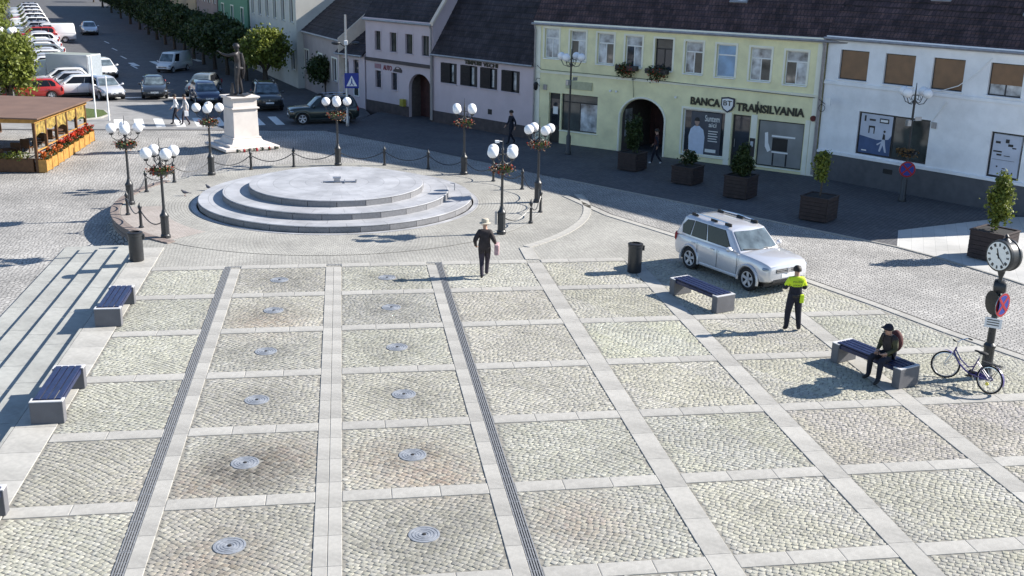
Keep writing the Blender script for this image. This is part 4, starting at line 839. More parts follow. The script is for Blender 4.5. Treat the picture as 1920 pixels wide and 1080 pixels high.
for i, s in enumerate(seq):
    nb = pos[i+1] if i+1 < len(seq) else None; a = pos[i]
    if s[0] != 'L':
        t = empty('bollard', a, 0, 'short black iron bollard with chain, ' + names_b[i], 'bollard', 'chained bollards round the terrace'); link('post', bl_me, t)
        for nbp in ((nb,) if nb is not None else ()) + ((pos[i-1],) if seq[i-1][0] == 'L' else ()):
            q = MB(); pts = []
            for k in range(13):
                f = k/12; e = Vector(nbp)*f+Vector(a)*(1-f); pts.append((e.x-a.x, e.y-a.y, .66-.34*(1-(2*f-1)**2)))
            q.tube(pts, .021, 5); q.build('chain', 'iron', t, True)
# ---- taller lamps on the pavement
def tall_lamp(p, rz, h, label, basket=True):
    t = empty('tall_lamp', p, rz, label, 'street lamp', 'tall lamps by the houses'); q = MB()
    q.lathe([(.16, 0), (.16, .12), (.12, .18), (.12, .9), (.07, 1.0), (.05, 1.3), (.045, h-.9), (.06, h-.85), (.035, h-.5), (.012, h)], 10); q.build('post', 'iron', t, True)
    for k in range(4):
        a = k*PI/2+.4; c, s = math.cos(a), math.sin(a); q = MB(); q.tube([(r*c, r*s, z+h-5) for r, z in ((.04, 4.3), (.2, 4.15), (.42, 4.2), (.55, 4.42))], .018, 6); q.tube([(r*c, r*s, z+h-5) for r, z in ((.04, 4.5), (.2, 4.5), (.27, 4.38), (.2, 4.3), (.14, 4.36))], .012, 6); ar = q.build('arm', 'iron', t, True)
        q = MB(); q.ball((.55*c, .55*s, h-5+4.62), .2, 18, 12); q.build('globe', 'globe', ar, True)
    if basket:
        b = MB(); b.lathe([(.08, 1.9), (.3, 1.98), (.36, 2.1), (.3, 2.02), (.07, 1.95)], 10); bk = b.build('flower_basket', 'iron', t, True); foliage('dry_flowers', 'leafdry', bk, 260, (0, 0, 2.12), (.5, .5, .18), .11, seed=31, drop=.2, clumps=20)
    q = MB(); q.box(-.25, -.08, -.1, .08, h-1.75, h-1.5); q.box(.12, .42, -.03, -.01, h-1.55, h-1.38); q.cyl((-.1, 0, h-1.6), (.2, 0, h-1.48), .015); q.build('camera_box', 'steel', t, bevel=.01); return t
M['signblue'] = mat('sign blue', (.012, .035, .26), .4, var=.04); M['signred2'] = mat('sign red', (.32, .010, .018), .4, var=.04)
def nostop(parent, c, nrm, r=.3, dbl=True):
    n_ = Vector(nrm).normalized(); q = MB(); q.lathe([(r*.97, -.012), (r, -.008), (r, .008), (r*.97, .012)], 28, c, n_); sg = q.build('no_stopping_sign', 'steel', parent, True)
    q = MB(); q.lathe([(r*.99, .013), (r*.80, .0135)], 28, c, n_); q.f = [f for f in q.f if len(f) == 4]; q.m = [0]*len(q.f); q.build('red_ring', 'signred2', sg)
    q = MB(); q.lathe([(r*.80, .013), (r*.79, .0145), (.001, .0145)], 28, c, n_); q.f = [f for f in q.f if len(f) == 4]; q.m = [0]*len(q.f); q.build('blue_disc', 'signblue', sg)
    x = Vector((0, 0, 1)).cross(n_).normalized(); z = n_.cross(x)
    for s in (1, -1):
        d = (x*s+z).normalized(); e = n_.cross(d); q = MB(); C_ = Vector(c)+n_*(.017 if s > 0 else .019); q.add([C_-d*r*.8-e*.035, C_+d*r*.8-e*.035, C_+d*r*.8+e*.035, C_-d*r*.8+e*.035], [(0, 1, 2, 3)]); q.build('red_bar', 'signred2', sg)
    return sg
tl = tall_lamp(G(1691, 377), .1, 4.9, 'tall four globe lamp with no stopping sign before the white building')
nostop(tl, (0, -.09, 1.36), (-.45, -.9, 0), .33)
tall_lamp(G(1065, 289), .5, 5.2, 'tall four globe lamp in the shade before the bank shop', False)
# ================================================================ BENCHES, BINS, PLANTERS
def bench_proto():
    t = empty('bench'); L_ = 1.9
    for s in (-1, 1):
        q = MB(); q.box(s*(L_/2)-.11, s*(L_/2)+.11, -.33, .33, 0, .48); eb = q.build('end_block', 'concrete', t, bevel=.012); q = MB(); q.box(s*(L_/2)-.11, s*(L_/2)+.11, -.33, -.275, .481, .50); q.box(s*(L_/2)-.11, s*(L_/2)+.11, .29, .33, .481, .50); q.box(min(s*(L_/2+.02), s*(L_/2+.11)), max(s*(L_/2+.02), s*(L_/2+.11)), -.275, .29, .481, .50); q.build('cap', 'lit_top', eb)  # thin rim paints the sunlit block tops pale against the darkened sides
    for k in range(4):
        q = MB(); q.box(-L_/2+.0, L_/2-.0, -.27+k*.14, -.27+k*.14+.115, .485, .525); q.build('slat', 'slat', t, bevel=.01)
    q = MB(); q.box(-L_/2+.11, L_/2-.11, -.28, -.22, .38, .475); q.box(-L_/2+.11, L_/2-.11, .22, .28, .38, .475); q.build('rail', 'slat', t); return t
bp = bench_proto()
BEN = [((G(178, 610)+G(258, 570))/2 + Vector((.0, .05, 0)), None, 'empty bench by the steps nearer the bin'), None]
def ctr(px): return sum((G(*p) for p in px), Vector())/len(px)
bl_ = [(Vector((-6.2, 28.98, 0)), R_(90), 'empty dark slatted bench beside the steps, nearer the round fountain'), (Vector((-6.2, 22.8, 0)), R_(90), 'empty dark slatted bench beside the steps, second from the round fountain'),
       (Vector((-6.27, 17.0, 0)), R_(90), 'dark slatted bench beside the steps, farthest from the round fountain'),
       (Vector((10.06, 28.66, 0)), math.atan2(27.78-29.53, 10.45-9.76), 'empty dark slatted bench beside the silver car'), (Vector((12.47, 22.83, 0)), math.atan2(22.0-23.66, 12.81-12.15), 'dark slatted bench with a person sitting near the clock')]
for i, (p, a, lb_) in enumerate(bl_):
    o = bp if i == 0 else copy_tree(bp); o.location = p; o.rotation_euler[2] = a; tag(o, lb_, 'bench', 'benches round the square')
def bin_(p, label):
    t = empty('litter_bin', p, 0, label, 'bin', 'black litter bins'); q = MB(); q.lathe([(.2, 0), (.22, .03), (.22, .8), (.235, .82), (.235, .9), (.21, .9), (.2, .6)], 20); q.build('body', 'iron', t, True)
    q = MB(); q.lathe([(.24, .90), (.24, .93), (.15, .95), (.15, .91)], 20); q.build('lid_ring', 'black', t, True); q = MB(); q.lathe([(.2, .6), (.001, .601)], 20); q.build('liner', 'dark', t)
    q = MB(); q.box(.21, .29, -.03, .03, .7, .86); q.build('bracket', 'iron', t)
bin_(G(257, 489), 'black cylindrical litter bin at the top of the steps'); bin_(G(1189, 510), 'black cylindrical litter bin behind the silver car')
M['planter'] = mat('dark wooden planter', (.035, .024, .024), .7, var=.25, scale=6)
def planter(px, s, h, rz, kind, label):
    p = G(*px); t = empty('planter_box', p, rz, label, 'planter', 'dark planters before the bank')
    q = MB(); q.box(-s/2+.03, s/2-.03, -s/2+.03, s/2-.03, .05, h-.04); q.build('liner', 'dark', t)
    for k in range(6):
        z0 = .04+k*(h-.08)/6; z1 = z0+(h-.08)/6-.012
        for sd in range(4):
            q = MB(); q.M = Matrix.Rotation(sd*PI/2, 4, 'Z'); q.box(-s/2, s/2-.04, -s/2, -s/2+.03, z0, z1); q.build('board', 'planter', t)
    q = MB(); q.box(-s/2-.03, s/2+.03, -s/2-.03, -s/2+.05, h-.05, h); q.box(-s/2-.03, s/2+.03, s/2-.05, s/2+.03, h-.05, h); q.box(-s/2-.03, -s/2+.05, -s/2+.05, s/2-.05, h-.05, h); q.box(s/2-.05, s/2+.03, -s/2+.05, s/2-.05, h-.05, h); q.build('rim', 'planter', t, bevel=.01)
    q = MB(); q.box(-s/2+.05, s/2-.05, -s/2+.05, s/2-.05, h-.1, h-.06); q.build('soil', 'bedding', t)
    if kind == 'thuja':
        foliage('shrub_top', 'leafdark', t, 2600, (0, 0, h+.95), (.30, .30, .55), .11, clumps=24, seed=5); foliage('shrub', 'leafdark', t, 4200, (0, 0, h+.45), (.52, .52, .62), .12, clumps=44, seed=int(px[0]), shell=.2); q = MB(); q.cyl((0, 0, h-.1), (0, 0, h+.7), .04, .02); q.build('stem', 'bark', t)
    elif kind == 'small':
        foliage('shrub', 'leafdark', t, 700, (0, 0, h+.35), (.4, .4, .45), .12, clumps=20, seed=int(px[0])); foliage('blossom', 'petal', t, 40, (0, 0, h+.4), (.4, .4, .4), .07, seed=3)
    elif kind == 'weeping':
        q = MB(); q.tube([(0, 0, h-.1), (.04, 0, h+.6), (.0, 0, h+1.45)], [.035, .03, .02], 7); q.build('stem', 'bark', t); foliage('crown', 'leaf', t, 900, (0, 0, h+1.45), (.42, .42, .28), .15, clumps=20, seed=9, drop=.9)
    else:
        q = MB(); q.tube([(0, 0, h-.1), (.03, .03, h+.8), (0, 0, h+1.2)], [.04, .03, .02], 7); q.build('stem', 'bark', t); foliage('crown', 'leafdark' if kind != 'bright' else 'leaf', t, 2600, (0, 0, h+.95), (.46, .46, .98), .13, clumps=46, seed=int(px[0]), shell=.1)
    return t
planter((1185, 318), 1.0, .85, R_(-46), 'thuja2', 'dark planter with a slim tree before the gateway arch')
planter((1288, 343), 1.05, .8, R_(-46), 'small', 'dark planter with a small flowering shrub before the poster window')
planter((1387, 369), 1.05, .95, R_(-46), 'thuja', 'dark planter with a dense conical shrub before the bank door')
planter((1533, 411), 1.1, .95, R_(-46), 'weeping', 'dark planter with a weeping little tree between bank and white building')
planter((1858, 484), 1.15, 1.0, R_(-58), 'bright', 'dark planter with a leafy tree behind the clock')
# ================================================================ STREET CLOCK
cp = Vector((15.05, 22.25, 0)); ck = empty('street_clock', cp, 0, 'black post clock with white roman dial and no stopping sign', 'clock')
q = MB(); q.lathe([(.16, 0), (.16, .12), (.13, .16), (.12, .75), (.14, .78), (.14, .84), (.09, .9), (.085, 1.35), (.1, 1.38), (.07, 1.45), (.06, 2.3), (.09, 2.34), (.05, 2.42), (.045, 2.5), (.08, 2.62), (.09, 2.72)], 12); q.build('post', 'iron', ck, True)
nv = Vector((-.96, -.28, 0)).normalized(); sv = Vector((0, 0, 1)).cross(nv)   # sv: to the right when facing the dial
q = MB(); q.lathe([(.32, -.18), (.37, -.17), (.38, -.11), (.36, -.09), (.36, .09), (.38, .11), (.37, .17), (.32, .18)], 36, (0, 0, 3.04), nv); cb = q.build('case', 'iron', ck, True)
M['dial'] = mat('enamel dial', (.80, .80, .77), .35, var=.02)
for sgn in (1, -1):
    nn = nv*sgn; q = MB(); q.lathe([(.33, .18), (.325, .183), (.001, .183)], 36, (0, 0, 3.04), nn); q.f = [f for f in q.f if len(f) == 4]; q.m = [0]*len(q.f); dl = q.build('dial', 'dial', cb)
    rx = Vector((0, 0, 1)).cross(nn).normalized(); C_ = Vector((0, 0, 3.04))
    def mark(name, ang, r0, r1, w0, w1, lift, m='black'):
        d = rx*math.sin(ang)+Vector((0, 0, 1))*math.cos(ang); e = nn.cross(d); b_ = C_+nn*lift; q = MB()
        q.extr([b_+d*r0-e*w0, b_+d*r1-e*w1, b_+d*r1+e*w1, b_+d*r0+e*w0], nn*.003); return q.build(name, m, dl)
    for k in range(12):
        n_ = 2 if k % 3 == 0 else 3
        for j in range(n_):
            a = k*PI/6+(j-(n_-1)/2)*.085; mark('numeral', a, .225, .30, .007, .010, .184)
    mark('hour_hand', R_(341), -.06, .18, .02, .012, .188); mark('minute_hand', R_(132), -.07, .27, .013, .008, .192)
q = MB(); q.lathe([(.0001, 3.44), (.03, 3.46), (.05, 3.5), (.0001, 3.56)], 10); q.lathe([(.12, 3.38), (.06, 3.44), (.03, 3.46)], 12); q.build('finial', 'iron', ck, True)
q = MB(); q.lathe([(.10, -.16), (.17, -.14), (.17, .05), (.13, .12), (.02, .13)], 18, (.06, .02, 2.28), (.75, -.6, .05)); q.build('spotlight', 'iron', ck, True)
q = MB(); q.lathe([(.15, .0), (.001, .002)], 18, (-.03, .09, 2.28), (-.75, .6, 0)); 
nostop(ck, (.09, -.10, 1.86), (.45, -.89, 0), .29); 
q = MB(); q.lathe([(.27, -.008), (.29, -.004), (.29, .004), (.27, .008)], 28, (-.09, .03, 1.88), (-.80, -.0, .0)); q.build('sign_back', 'black', ck, True)
q = MB(); q.M = Matrix.Rotation(R_(-40), 4, 'Z'); q.box(-.18, .2, -.13, -.115, 1.30, 1.54); pl = q.build('plate', 'white', ck)
q = MB(); q.M = Matrix.Rotation(R_(-40), 4, 'Z')
for z in (1.36, 1.42, 1.48): q.box(-.13, .14, -.134, -.131, z, z+.022)
q.build('plate_text', 'black', pl)
# ================================================================ BICYCLE
M['bikepaint'] = mat('violet blue frame', (.045, .03, .16), .35, var=.1, coat=.5)
b0, b1 = Vector((14.02, 22.35, 0)), Vector((14.52, 21.3, 0)); hd = (b0-b1); hd.normalize()
bk = empty('bicycle', (b0+b1)/2, math.atan2(hd.y, hd.x), 'violet city bicycle standing on its kickstand by the clock', 'bicycle'); bk.rotation_euler[0] = R_(5)
def bwheel(x, turn, nm):
    def ring(R0, r, n=32, m=8):
        q = MB(); q.tube([(R0*math.cos(2*PI*i/n), 0, R0*math.sin(2*PI*i/n)) for i in range(n)], r, m, True); return q
    w_ = empty(nm, (x, 0, .335)); w_.parent = bk; w_.rotation_euler[2] = turn
    bpy.data.objects.remove(w_)
    q = ring(.315, .021); t = q.build('wheel', 'rubber', bk, True); t.location = (x, 0, .336); t.rotation_euler[2] = turn
    q = ring(.288, .011, 32, 6); q.build('rim', 'chrome', t, True)
    q = MB()
    for i in range(16): a = 2*PI*i/16; q.tube([(.02*math.cos(a+.6), .015*(-1)**i, .02*math.sin(a+.6)), (.285*math.cos(a), 0, .285*math.sin(a))], .0022, 4)
    q.cyl((0, -.045, 0), (0, .045, 0), .02); q.build('spokes', 'chrome', t)
    return t
bwheel(.58, R_(28), 'front'); bwheel(-.58, 0, 'rear')
q = MB(); F0 = (.40, 0, .78); q.tube([(.38, 0, .83), (.43, 0, .68)], .022, 8); q.tube([(.42, 0, .70), (.25, 0, .48), (.05, 0, .36), (-.08, 0, .32)], .021, 8); q.tube([(.40, 0, .78), (.22, 0, .58), (.0, 0, .46), (-.15, 0, .52)], .015, 8)
q.tube([(-.08, 0, .32), (-.23, 0, .76)], .017, 8)
for s in (-1, 1): q.tube([(-.08, s*.02, .32), (-.3, s*.05, .33), (-.58, s*.05, .336)], .011, 6); q.tube([(-.19, s*.02, .66), (-.58, s*.05, .336)], .009, 6)
q.build('frame', 'bikepaint', bk, True)
q = MB()
for s in (-1, 1): q.tube([(.43, s*.02, .70), (.46, s*.05, .64), (.58+.02, s*.05, .336)], .012, 6)
q.build('fork', 'chrome', bk, True)
q = MB(); q.tube([(.38, 0, .83), (.36, 0, .97)], .013, 6); q.tube([(.18, -.26, 1.04), (.30, -.24, 1.05), (.38, -.1, .99), (.36, 0, .97), (.40, .1, .99), (.36, .26, 1.05), (.24, .3, 1.04)], .011, 6); q.build('handlebar', 'chrome', bk, True)
q = MB(); q.tube([(.18, -.26, 1.04), (.28, -.245, 1.05)], .018, 6); q.tube([(.24, .3, 1.04), (.34, .27, 1.05)], .018, 6); q.build('grip', 'rubber', bk, True)
q = MB(); q.tube([(-.22, 0, .74), (-.25, 0, .86)], .013, 6); q.build('seatpost', 'chrome', bk, True)
q = MB(); q.ball((-.30, 0, .89), .1, 10, 8, (1.25, .95, .38)); q.ball((-.16, 0, .895), .06, 8, 6, (1.6, .55, .4)); q.build('saddle', 'rubber', bk, True)
q = MB(); q.lathe([(.09, -.004), (.095, 0), (.09, .004)], 20, (-.08, -.05, .32), (0, 1, 0)); q.tube([(-.08, -.07, .32), (-.08+.12, -.08, .22)], .009, 6); q.tube([(-.08, .07, .32), (-.2, .08, .42)], .009, 6); q.box(.0, .09, -.15, -.07, .205, .23); q.box(-.25, -.16, .07, .15, .41, .435); q.build('crankset', 'black', bk)
q = MB(); q.extr([(-.02, -.055, .40), (-.58, -.055, .40), (-.64, -.055, .336), (-.58, -.055, .28), (-.02, -.055, .24)], (0, -.02, 0)); q.build('chain_guard', 'bikepaint', bk, bevel=.008)
def fend(x, a0, a1, nm='mudguard'):
    q = MB(); n = 10; vs = []; 
    for i in range(n+1):
        a = R_(a0+(a1-a0)*i/n)
        for yy in (-.03, .03): vs.append((x+.355*math.cos(a), yy, .336+.355*math.sin(a)))
    q.add(vs, [(2*i, 2*i+1, 2*i+3, 2*i+2) for i in range(n)]); q.build(nm, 'bikepaint', bk)
fend(-.58, 60, 190); fend(.60, 50, 150)
q = MB(); q.box(-.80, -.32, -.06, .06, .705, .72); q.tube([(-.78, .055, .71), (-.6, .06, .336)], .006, 5); q.tube([(-.78, -.055, .71), (-.6, -.06, .336)], .006, 5); q.build('carrier', 'black', bk)
q = MB(); q.tube([(-.12, -.03, .30), (-.16, -.17, .005)], .011, 6); q.build('kickstand', 'steel', bk)
q = MB(); q.lathe([(.04, -.01), (.04, .01)], 12, (-.50, -.07, .20), (0, 1, 0)); q.build('reflector', mat('yellow reflector', (.7, .6, .02), .4), bk)
# ================================================================ PAVILION
M['wood'] = mat('stained wood', (.10, .045, .018), .6, var=.25, scale=6); M['woodlight'] = mat('golden wood', (.42, .22, .055), .6, var=.2, scale=6, bump=.2, bscale=20); M['awning'] = mat('brown roofing', (.155, .095, .07), .7, var=.12, scale=1.2, stain=.1)
M['canv'] = mat('flowered canvas', (.22, .165, .045), .8, var=.75, scale=4.5, hue=.1)
P0 = GL(72, 323); P1_ = GL(163, 263); dv = (P1_-P0); dv.z = 0; LP_ = dv.length; dv.normalize(); lv = Vector((-dv.y, dv.x, 0))
pv = empty('wooden_pavilion', (P0.x, P0.y, P0.z), math.atan2(dv.y, dv.x), 'open wooden terrace pavilion with brown roof and red flowers', 'pavilion')   # x along the right hand side, y to the left
zb = lambda x: (P1_.z-P0.z)*x/LP_; W_ = 9.0
npost = 6
for i in range(npost):
    x = LP_*i/(npost-1)
    for y in (0, W_/2, W_):
        q = MB(); q.box(x-.06, x+.06, y-.06, y+.06, zb(x)-.05, 2.42); q.build('post', 'wood', pv)
q = MB(); q.box(-.15, LP_+.15, -.10, .02, 2.26, 2.44); q.box(-.15, LP_+.15, W_-.02, W_+.1, 2.26, 2.44); q.box(-.12, 0, .03, W_-.03, 2.26, 2.44); q.box(LP_, LP_+.12, .03, W_-.03, 2.26, 2.44); q.build('beam', 'woodlight', pv)
q = MB(); q.add([(-.4, -.35, 2.46), (LP_+.4, -.35, 2.46), (LP_+.4, W_+.35, 2.62), (-.4, W_+.35, 2.62), (-.4, -.35, 2.52), (LP_+.4, -.35, 2.52), (LP_+.4, W_+.35, 2.68), (-.4, W_+.35, 2.68)], [(0, 3, 2, 1), (4, 5, 6, 7), (0, 1, 5, 4), (1, 2, 6, 5), (2, 3, 7, 6), (3, 0, 4, 7)]); rf = q.build('roof', 'awning', pv)
for i in range(npost-1):
    x0, x1 = LP_*i/(npost-1)+.07, LP_*(i+1)/(npost-1)-.07; q = MB(); n = 6
    vs = []; 
    for k in range(n+1):
        f = k/n; x = x0+(x1-x0)*f; vs += [(x, -.03, 2.26), (x, -.03, 1.62+.14*(2*f-1)**2*(1 if i % 2 else -1)+.1)]
    q.add(vs, [(2*k, 2*k+1, 2*k+3, 2*k+2) for k in range(n)]); q.build('valance', 'canv', pv)
    q = MB(); q.box(x0, x1, -.05, .0, .95+zb(x0), 1.0+zb(x0)); q.build('rail', 'woodlight', pv)
nb = 9
for i in range(nb):
    x0 = -.02+LP_*i/nb; x1 = x0+LP_/nb-.08; z = zb(x0); bxo = None
    for k in range(5):
        q = MB(); w2 = (x1-x0)/5; q.box(x0+k*w2, x0+(k+1)*w2-.012, -.42, -.39, z+.06, z+.55); o_ = q.build('planter_board', 'woodlight', pv)
    q = MB(); q.box(x0, x1, -.39, -.08, z+.06, z+.54); q.box(x0-.03, x0, -.44, -.06, z, z+.58); q.box(x1, x1+.03, -.44, -.06, z, z+.58); fb = q.build('flower_box', 'woodlight', pv)
    foliage('foliage', 'leafdark', fb, 160, ((x0+x1)/2, -.26, z+.68), ((x1-x0)*.55, .26, .2), .11, seed=40+i); foliage('blossom', 'flowerorange' if i < 3 else 'flowerred', fb, 360, ((x0+x1)/2, -.27, z+.78), ((x1-x0)*.58, .3, .24), .085, seed=60+i, clumps=14)
for i in range(5):
    y0 = .15+i*1.75; q = MB(); q.box(-.1, .12, y0, y0+1.6, .02, .62); fb = q.build('flower_box', 'wood', pv); foliage('foliage', 'leaf', fb, 240, (0, y0+.8, .74), (.25, .8, .22), .12, seed=80+i)
q = MB(); q.box(0, LP_, .05, W_, -.02, .02); q.build('deck', 'wood', pv)
for i in range(3):
    for j in range(2):
        x, y = 1.6+i*3.0, 2.0+j*3.4; t = empty('cafe_table', pv.matrix_basis @ Vector((x, y, .02)), .2*i, 'dark cafe table under the pavilion roof', 'table', 'tables in the pavilion')
        q = MB(); q.lathe([(.4, .72), (.4, .75), (.001, .751)], 16); q.build('top', 'wood', t); q = MB(); q.cyl((0, 0, 0), (0, 0, .72), .035); q.lathe([(.25, 0), (.05, .04)], 12); q.build('leg', 'iron', t)
        for s in (-1, 1):
            c = empty('cafe_chair', pv.matrix_basis @ Vector((x+s*.75, y, .02)), math.atan2(dv.y, dv.x)+(PI if s > 0 else 0), 'dark cafe chair under the pavilion roof', 'chair', 'chairs in the pavilion')
            q = MB(); q.box(-.22, .22, -.22, .22, .43, .47); q.build('seat', 'wood', c); q = MB(); q.box(-.22, -.18, -.22, .22, .48, .9); q.build('backrest', 'wood', c)
            for a in (-1, 1):
                for b_ in (-1, 1): q = MB(); q.box(a*.19-.02, a*.19+.02, b_*.19-.02, b_*.19+.02, 0, .43); q.build('leg', 'wood', c)
# ================================================================ FIGURES
SK = {}
M['skin'] = mat('skin', (.42, .25, .18), .55, var=.06); M['navy'] = mat('navy cloth', (.012, .013, .024), .85, var=.3, scale=14, bump=.3, bscale=30); M['hivis'] = mat('high visibility yellow', (.55, .72, .02), .6, var=.06)
M['hair'] = mat('dark hair', (.02, .015, .012), .6, var=.3); M['shoe'] = mat('black shoe', (.015, .014, .014), .5, var=.2); M['bronze'] = mat('dark bronze', (.045, .043, .046), .48, .5, var=.4, scale=6, bump=.3, bscale=14)
M['brownjacket'] = mat('dark brown jacket', (.028, .022, .024), .8, var=.3, scale=10, bump=.3, bscale=26); M['plum'] = mat('dark plum trousers', (.035, .028, .042), .8, var=.25, scale=10); M['whitecloth'] = mat('white cloth', (.65, .65, .68), .8, var=.08, scale=8); M['greycloth'] = mat('grey cloth', (.35, .33, .33), .8, var=.1)
M['maroon'] = mat('maroon backpack', (.075, .022, .022), .75, var=.4, scale=6); M['straw'] = mat('pale hat', (.42, .38, .31), .8, var=.08); M['olive'] = mat('olive cloth', (.05, .05, .025), .8, var=.3); M['bagpink'] = mat('pinkish bag', (.40, .27, .28), .7, var=.25, scale=12); M['whiteshoe'] = mat('white shoe', (.6, .6, .62), .5)
BASE = dict(pel=(0, 0, .95), sp=(0, .0, 1.12), ch=(0, 0, 1.31), nk=(0, -.01, 1.47), h0=(0, .02, 1.55), h1=(0, .03, 1.65), h2=(0, .01, 1.73), nose=(0, .125, 1.63),
            shL=(-.17, 0, 1.39), elL=(-.235, -.04, 1.12), wrL=(-.24, .04, .90), haL=(-.24, .06, .82), shR=(.17, 0, 1.39), elR=(.235, -.04, 1.12), wrR=(.24, .04, .90), haR=(.24, .06, .82),
            hiL=(-.09, 0, .89), knL=(-.10, .02, .50), anL=(-.10, -.02, .09), toL=(-.115, .13, .04), hiR=(.09, 0, .89), knR=(.10, .02, .50), anR=(.10, -.02, .09), toR=(.115, .13, .04))
RAD = dict(pel=(.135, .105), sp=(.125, .10), ch=(.165, .115), nk=(.055, .055), h0=(.062, .07), h1=(.078, .092), h2=(.055, .062), nose=(.012, .012), shL=(.07, .07), elL=(.05, .05), wrL=(.035, .035), haL=(.042, .025), hiL=(.095, .095), knL=(.062, .062), anL=(.045, .045), toL=(.042, .035))
EDG = [('pel', 'sp', 'top'), ('sp', 'ch', 'top'), ('ch', 'nk', 'top'), ('nk', 'h0', 'skin'), ('h0', 'h1', 'skin'), ('h1', 'h2', 'skin'), ('h1', 'nose', 'skin')]
for s in 'LR': EDG += [('ch', 'sh'+s, 'top'), ('sh'+s, 'el'+s, 'sleeve'), ('el'+s, 'wr'+s, 'sleeve'), ('wr'+s, 'ha'+s, 'skin'), ('pel', 'hi'+s, 'leg'), ('hi'+s, 'kn'+s, 'leg'), ('kn'+s, 'an'+s, 'leg'), ('an'+s, 'to'+s, 'shoe')]
def body(name, parent, pose, mats_, bulk=1., coat=None, yoke=None, sub=2, legb=1.1):
    J = dict(BASE); J.update(pose); ed = list(EDG); rad = dict(RAD)
    for k in list(rad):
        if k.endswith('L'): rad[k[:-1]+'R'] = rad[k]
    for s, sg in (('L', -1), ('R', 1)):                       # five fingers per hand
        h = Vector(J['ha'+s]); w_ = Vector(J['wr'+s]); d = (h-w_).normalized(); sd = d.cross(Vector((0, 1, 0) if abs(d.y) < .8 else (0, 0, 1))).normalized()
        up_ = sd.cross(d)
        for f, (o_, ln) in enumerate(((-.03, .075), (-.01, .085), (.01, .08), (.03, .065))):
            a, b = 'f%s%da' % (s, f), 'f%s%db' % (s, f); J[a] = h+sd*o_+d*.05; J[b] = J[a]+d*ln*.55+up_*.03; rad[a] = (.011, .011); rad[b] = (.008, .008); ed += [('ha'+s, a, 'skin'), (a, b, 'skin')]
        a, b = 'f%sta' % s, 'f%stb' % s; J[a] = w_+d*.03+sd*-.05+up_*.015; J[b] = J[a]+d*.05+up_*.015; rad[a] = (.012, .012); rad[b] = (.009, .009); ed += [('wr'+s, a, 'skin'), (a, b, 'skin')]
    keys = list(J); idx = {k: i for i, k in enumerate(keys)}
    me = bpy.data.meshes.new('sk'); me.from_pydata([tuple(J[k]) for k in keys], [(idx[a], idx[b]) for a, b, _ in ed], []); ob = bpy.data.objects.new('sk', me); col.objects.link(ob)
    ob.modifiers.new('s', 'SKIN'); sv_ = me.skin_vertices[0].data
    for k in keys:
        r = rad[k]; bb = bulk if k in ('pel', 'sp', 'ch', 'shL', 'shR', 'elL', 'elR', 'hiL', 'hiR') else legb if k[:2] in ('kn', 'an') else 1.12 if k[:2] in ('h0', 'h1', 'h2', 'nk') else 1; sv_[idx[k]].radius = (r[0]*bb, r[1]*bb); sv_[idx[k]].use_root = k == 'pel'
    m2 = ob.modifiers.new('d', 'SUBSURF'); m2.levels = sub; m2.render_levels = sub
    dg = bpy.context.evaluated_depsgraph_get(); out = bpy.data.meshes.new_from_object(ob.evaluated_get(dg)); bpy.data.objects.remove(ob); bpy.data.meshes.remove(me)
    order_ = ['top', 'sleeve', 'leg', 'shoe', 'skin', 'yoke']; out.materials.clear()
    for k in order_: out.materials.append(M[mats_.get(k, mats_['top'])])
    n = len(out.polygons); cen = np.zeros(n*3); out.polygons.foreach_get('center', cen); cen = cen.reshape(-1, 3); best = np.full(n, 1e9); mi = np.zeros(n, int)
    for a, b, k in ed:
        A_, B_ = np.array(J[a]), np.array(J[b]); ab = B_-A_; t = np.clip(((cen-A_)@ab)/(ab@ab+1e-9), 0, 1); dd = np.linalg.norm(cen-(A_+t[:, None]*ab), axis=1)-.5*(rad[a][0]*(1-t)+rad[b][0]*t)
        c = dd < best; best[c] = dd[c]; mi[c] = order_.index(k)
    if coat: mi[(cen[:, 2] > coat) & (mi == 2)] = 0
    if yoke: mi[(cen[:, 2] > yoke) & ((mi == 0) | (mi == 1)) & (np.abs(cen[:, 0]) < .3)] = 5
    out.polygons.foreach_set('material_index', mi); out.polygons.foreach_set('use_smooth', [True]*n); out.name = name; out.update()
    return link(name, out, parent), J
def cap(parent, J, m, r=.108, name='hair', low=-.01, sc_=(1, 1.12, 1.05)):
    h = Vector(J['h1']); q = MB(); pr = [(r*math.sin(PI*i/12), -r*math.cos(PI*i/12)) for i in range(5, 13)]; pr[-1] = (.0005, r); b = len(q.v); q.lathe(pr, 16)
    q.v = [(h.x+x*sc_[0], h.y-.012+y*sc_[1]-max(0, (.02-z))*.25, h.z+.012+z*sc_[2]+low) for x, y, z in q.v]; return q.build(name, m, parent, True)
def ears_eyes(parent, J):
    h = Vector(J['h1']); q = MB()
    for s in (-1, 1): q.ball((h.x+s*.088, h.y+.0, h.z-.02), .026, 8, 6, (.4, .7, 1.1))
    q.build('ear', 'skin', parent, True); q = MB()
    for s in (-1, 1): q.ball((h.x+s*.032, h.y+.088, h.z+.0), .011, 6, 5)
    q.box(h.x-.025, h.x+.025, h.y+.075, h.y+.09, h.z-.065, h.z-.058); q.build('eyes_mouth', 'black', parent)
def person(label, p, heading, pose, mats_, scale=1., **k):
    t = empty('person', p, heading-PI/2, label, 'person'); t.scale = (scale,)*3; o, J = body('body', t, pose, mats_, **k); ears_eyes(t, J); return t, J
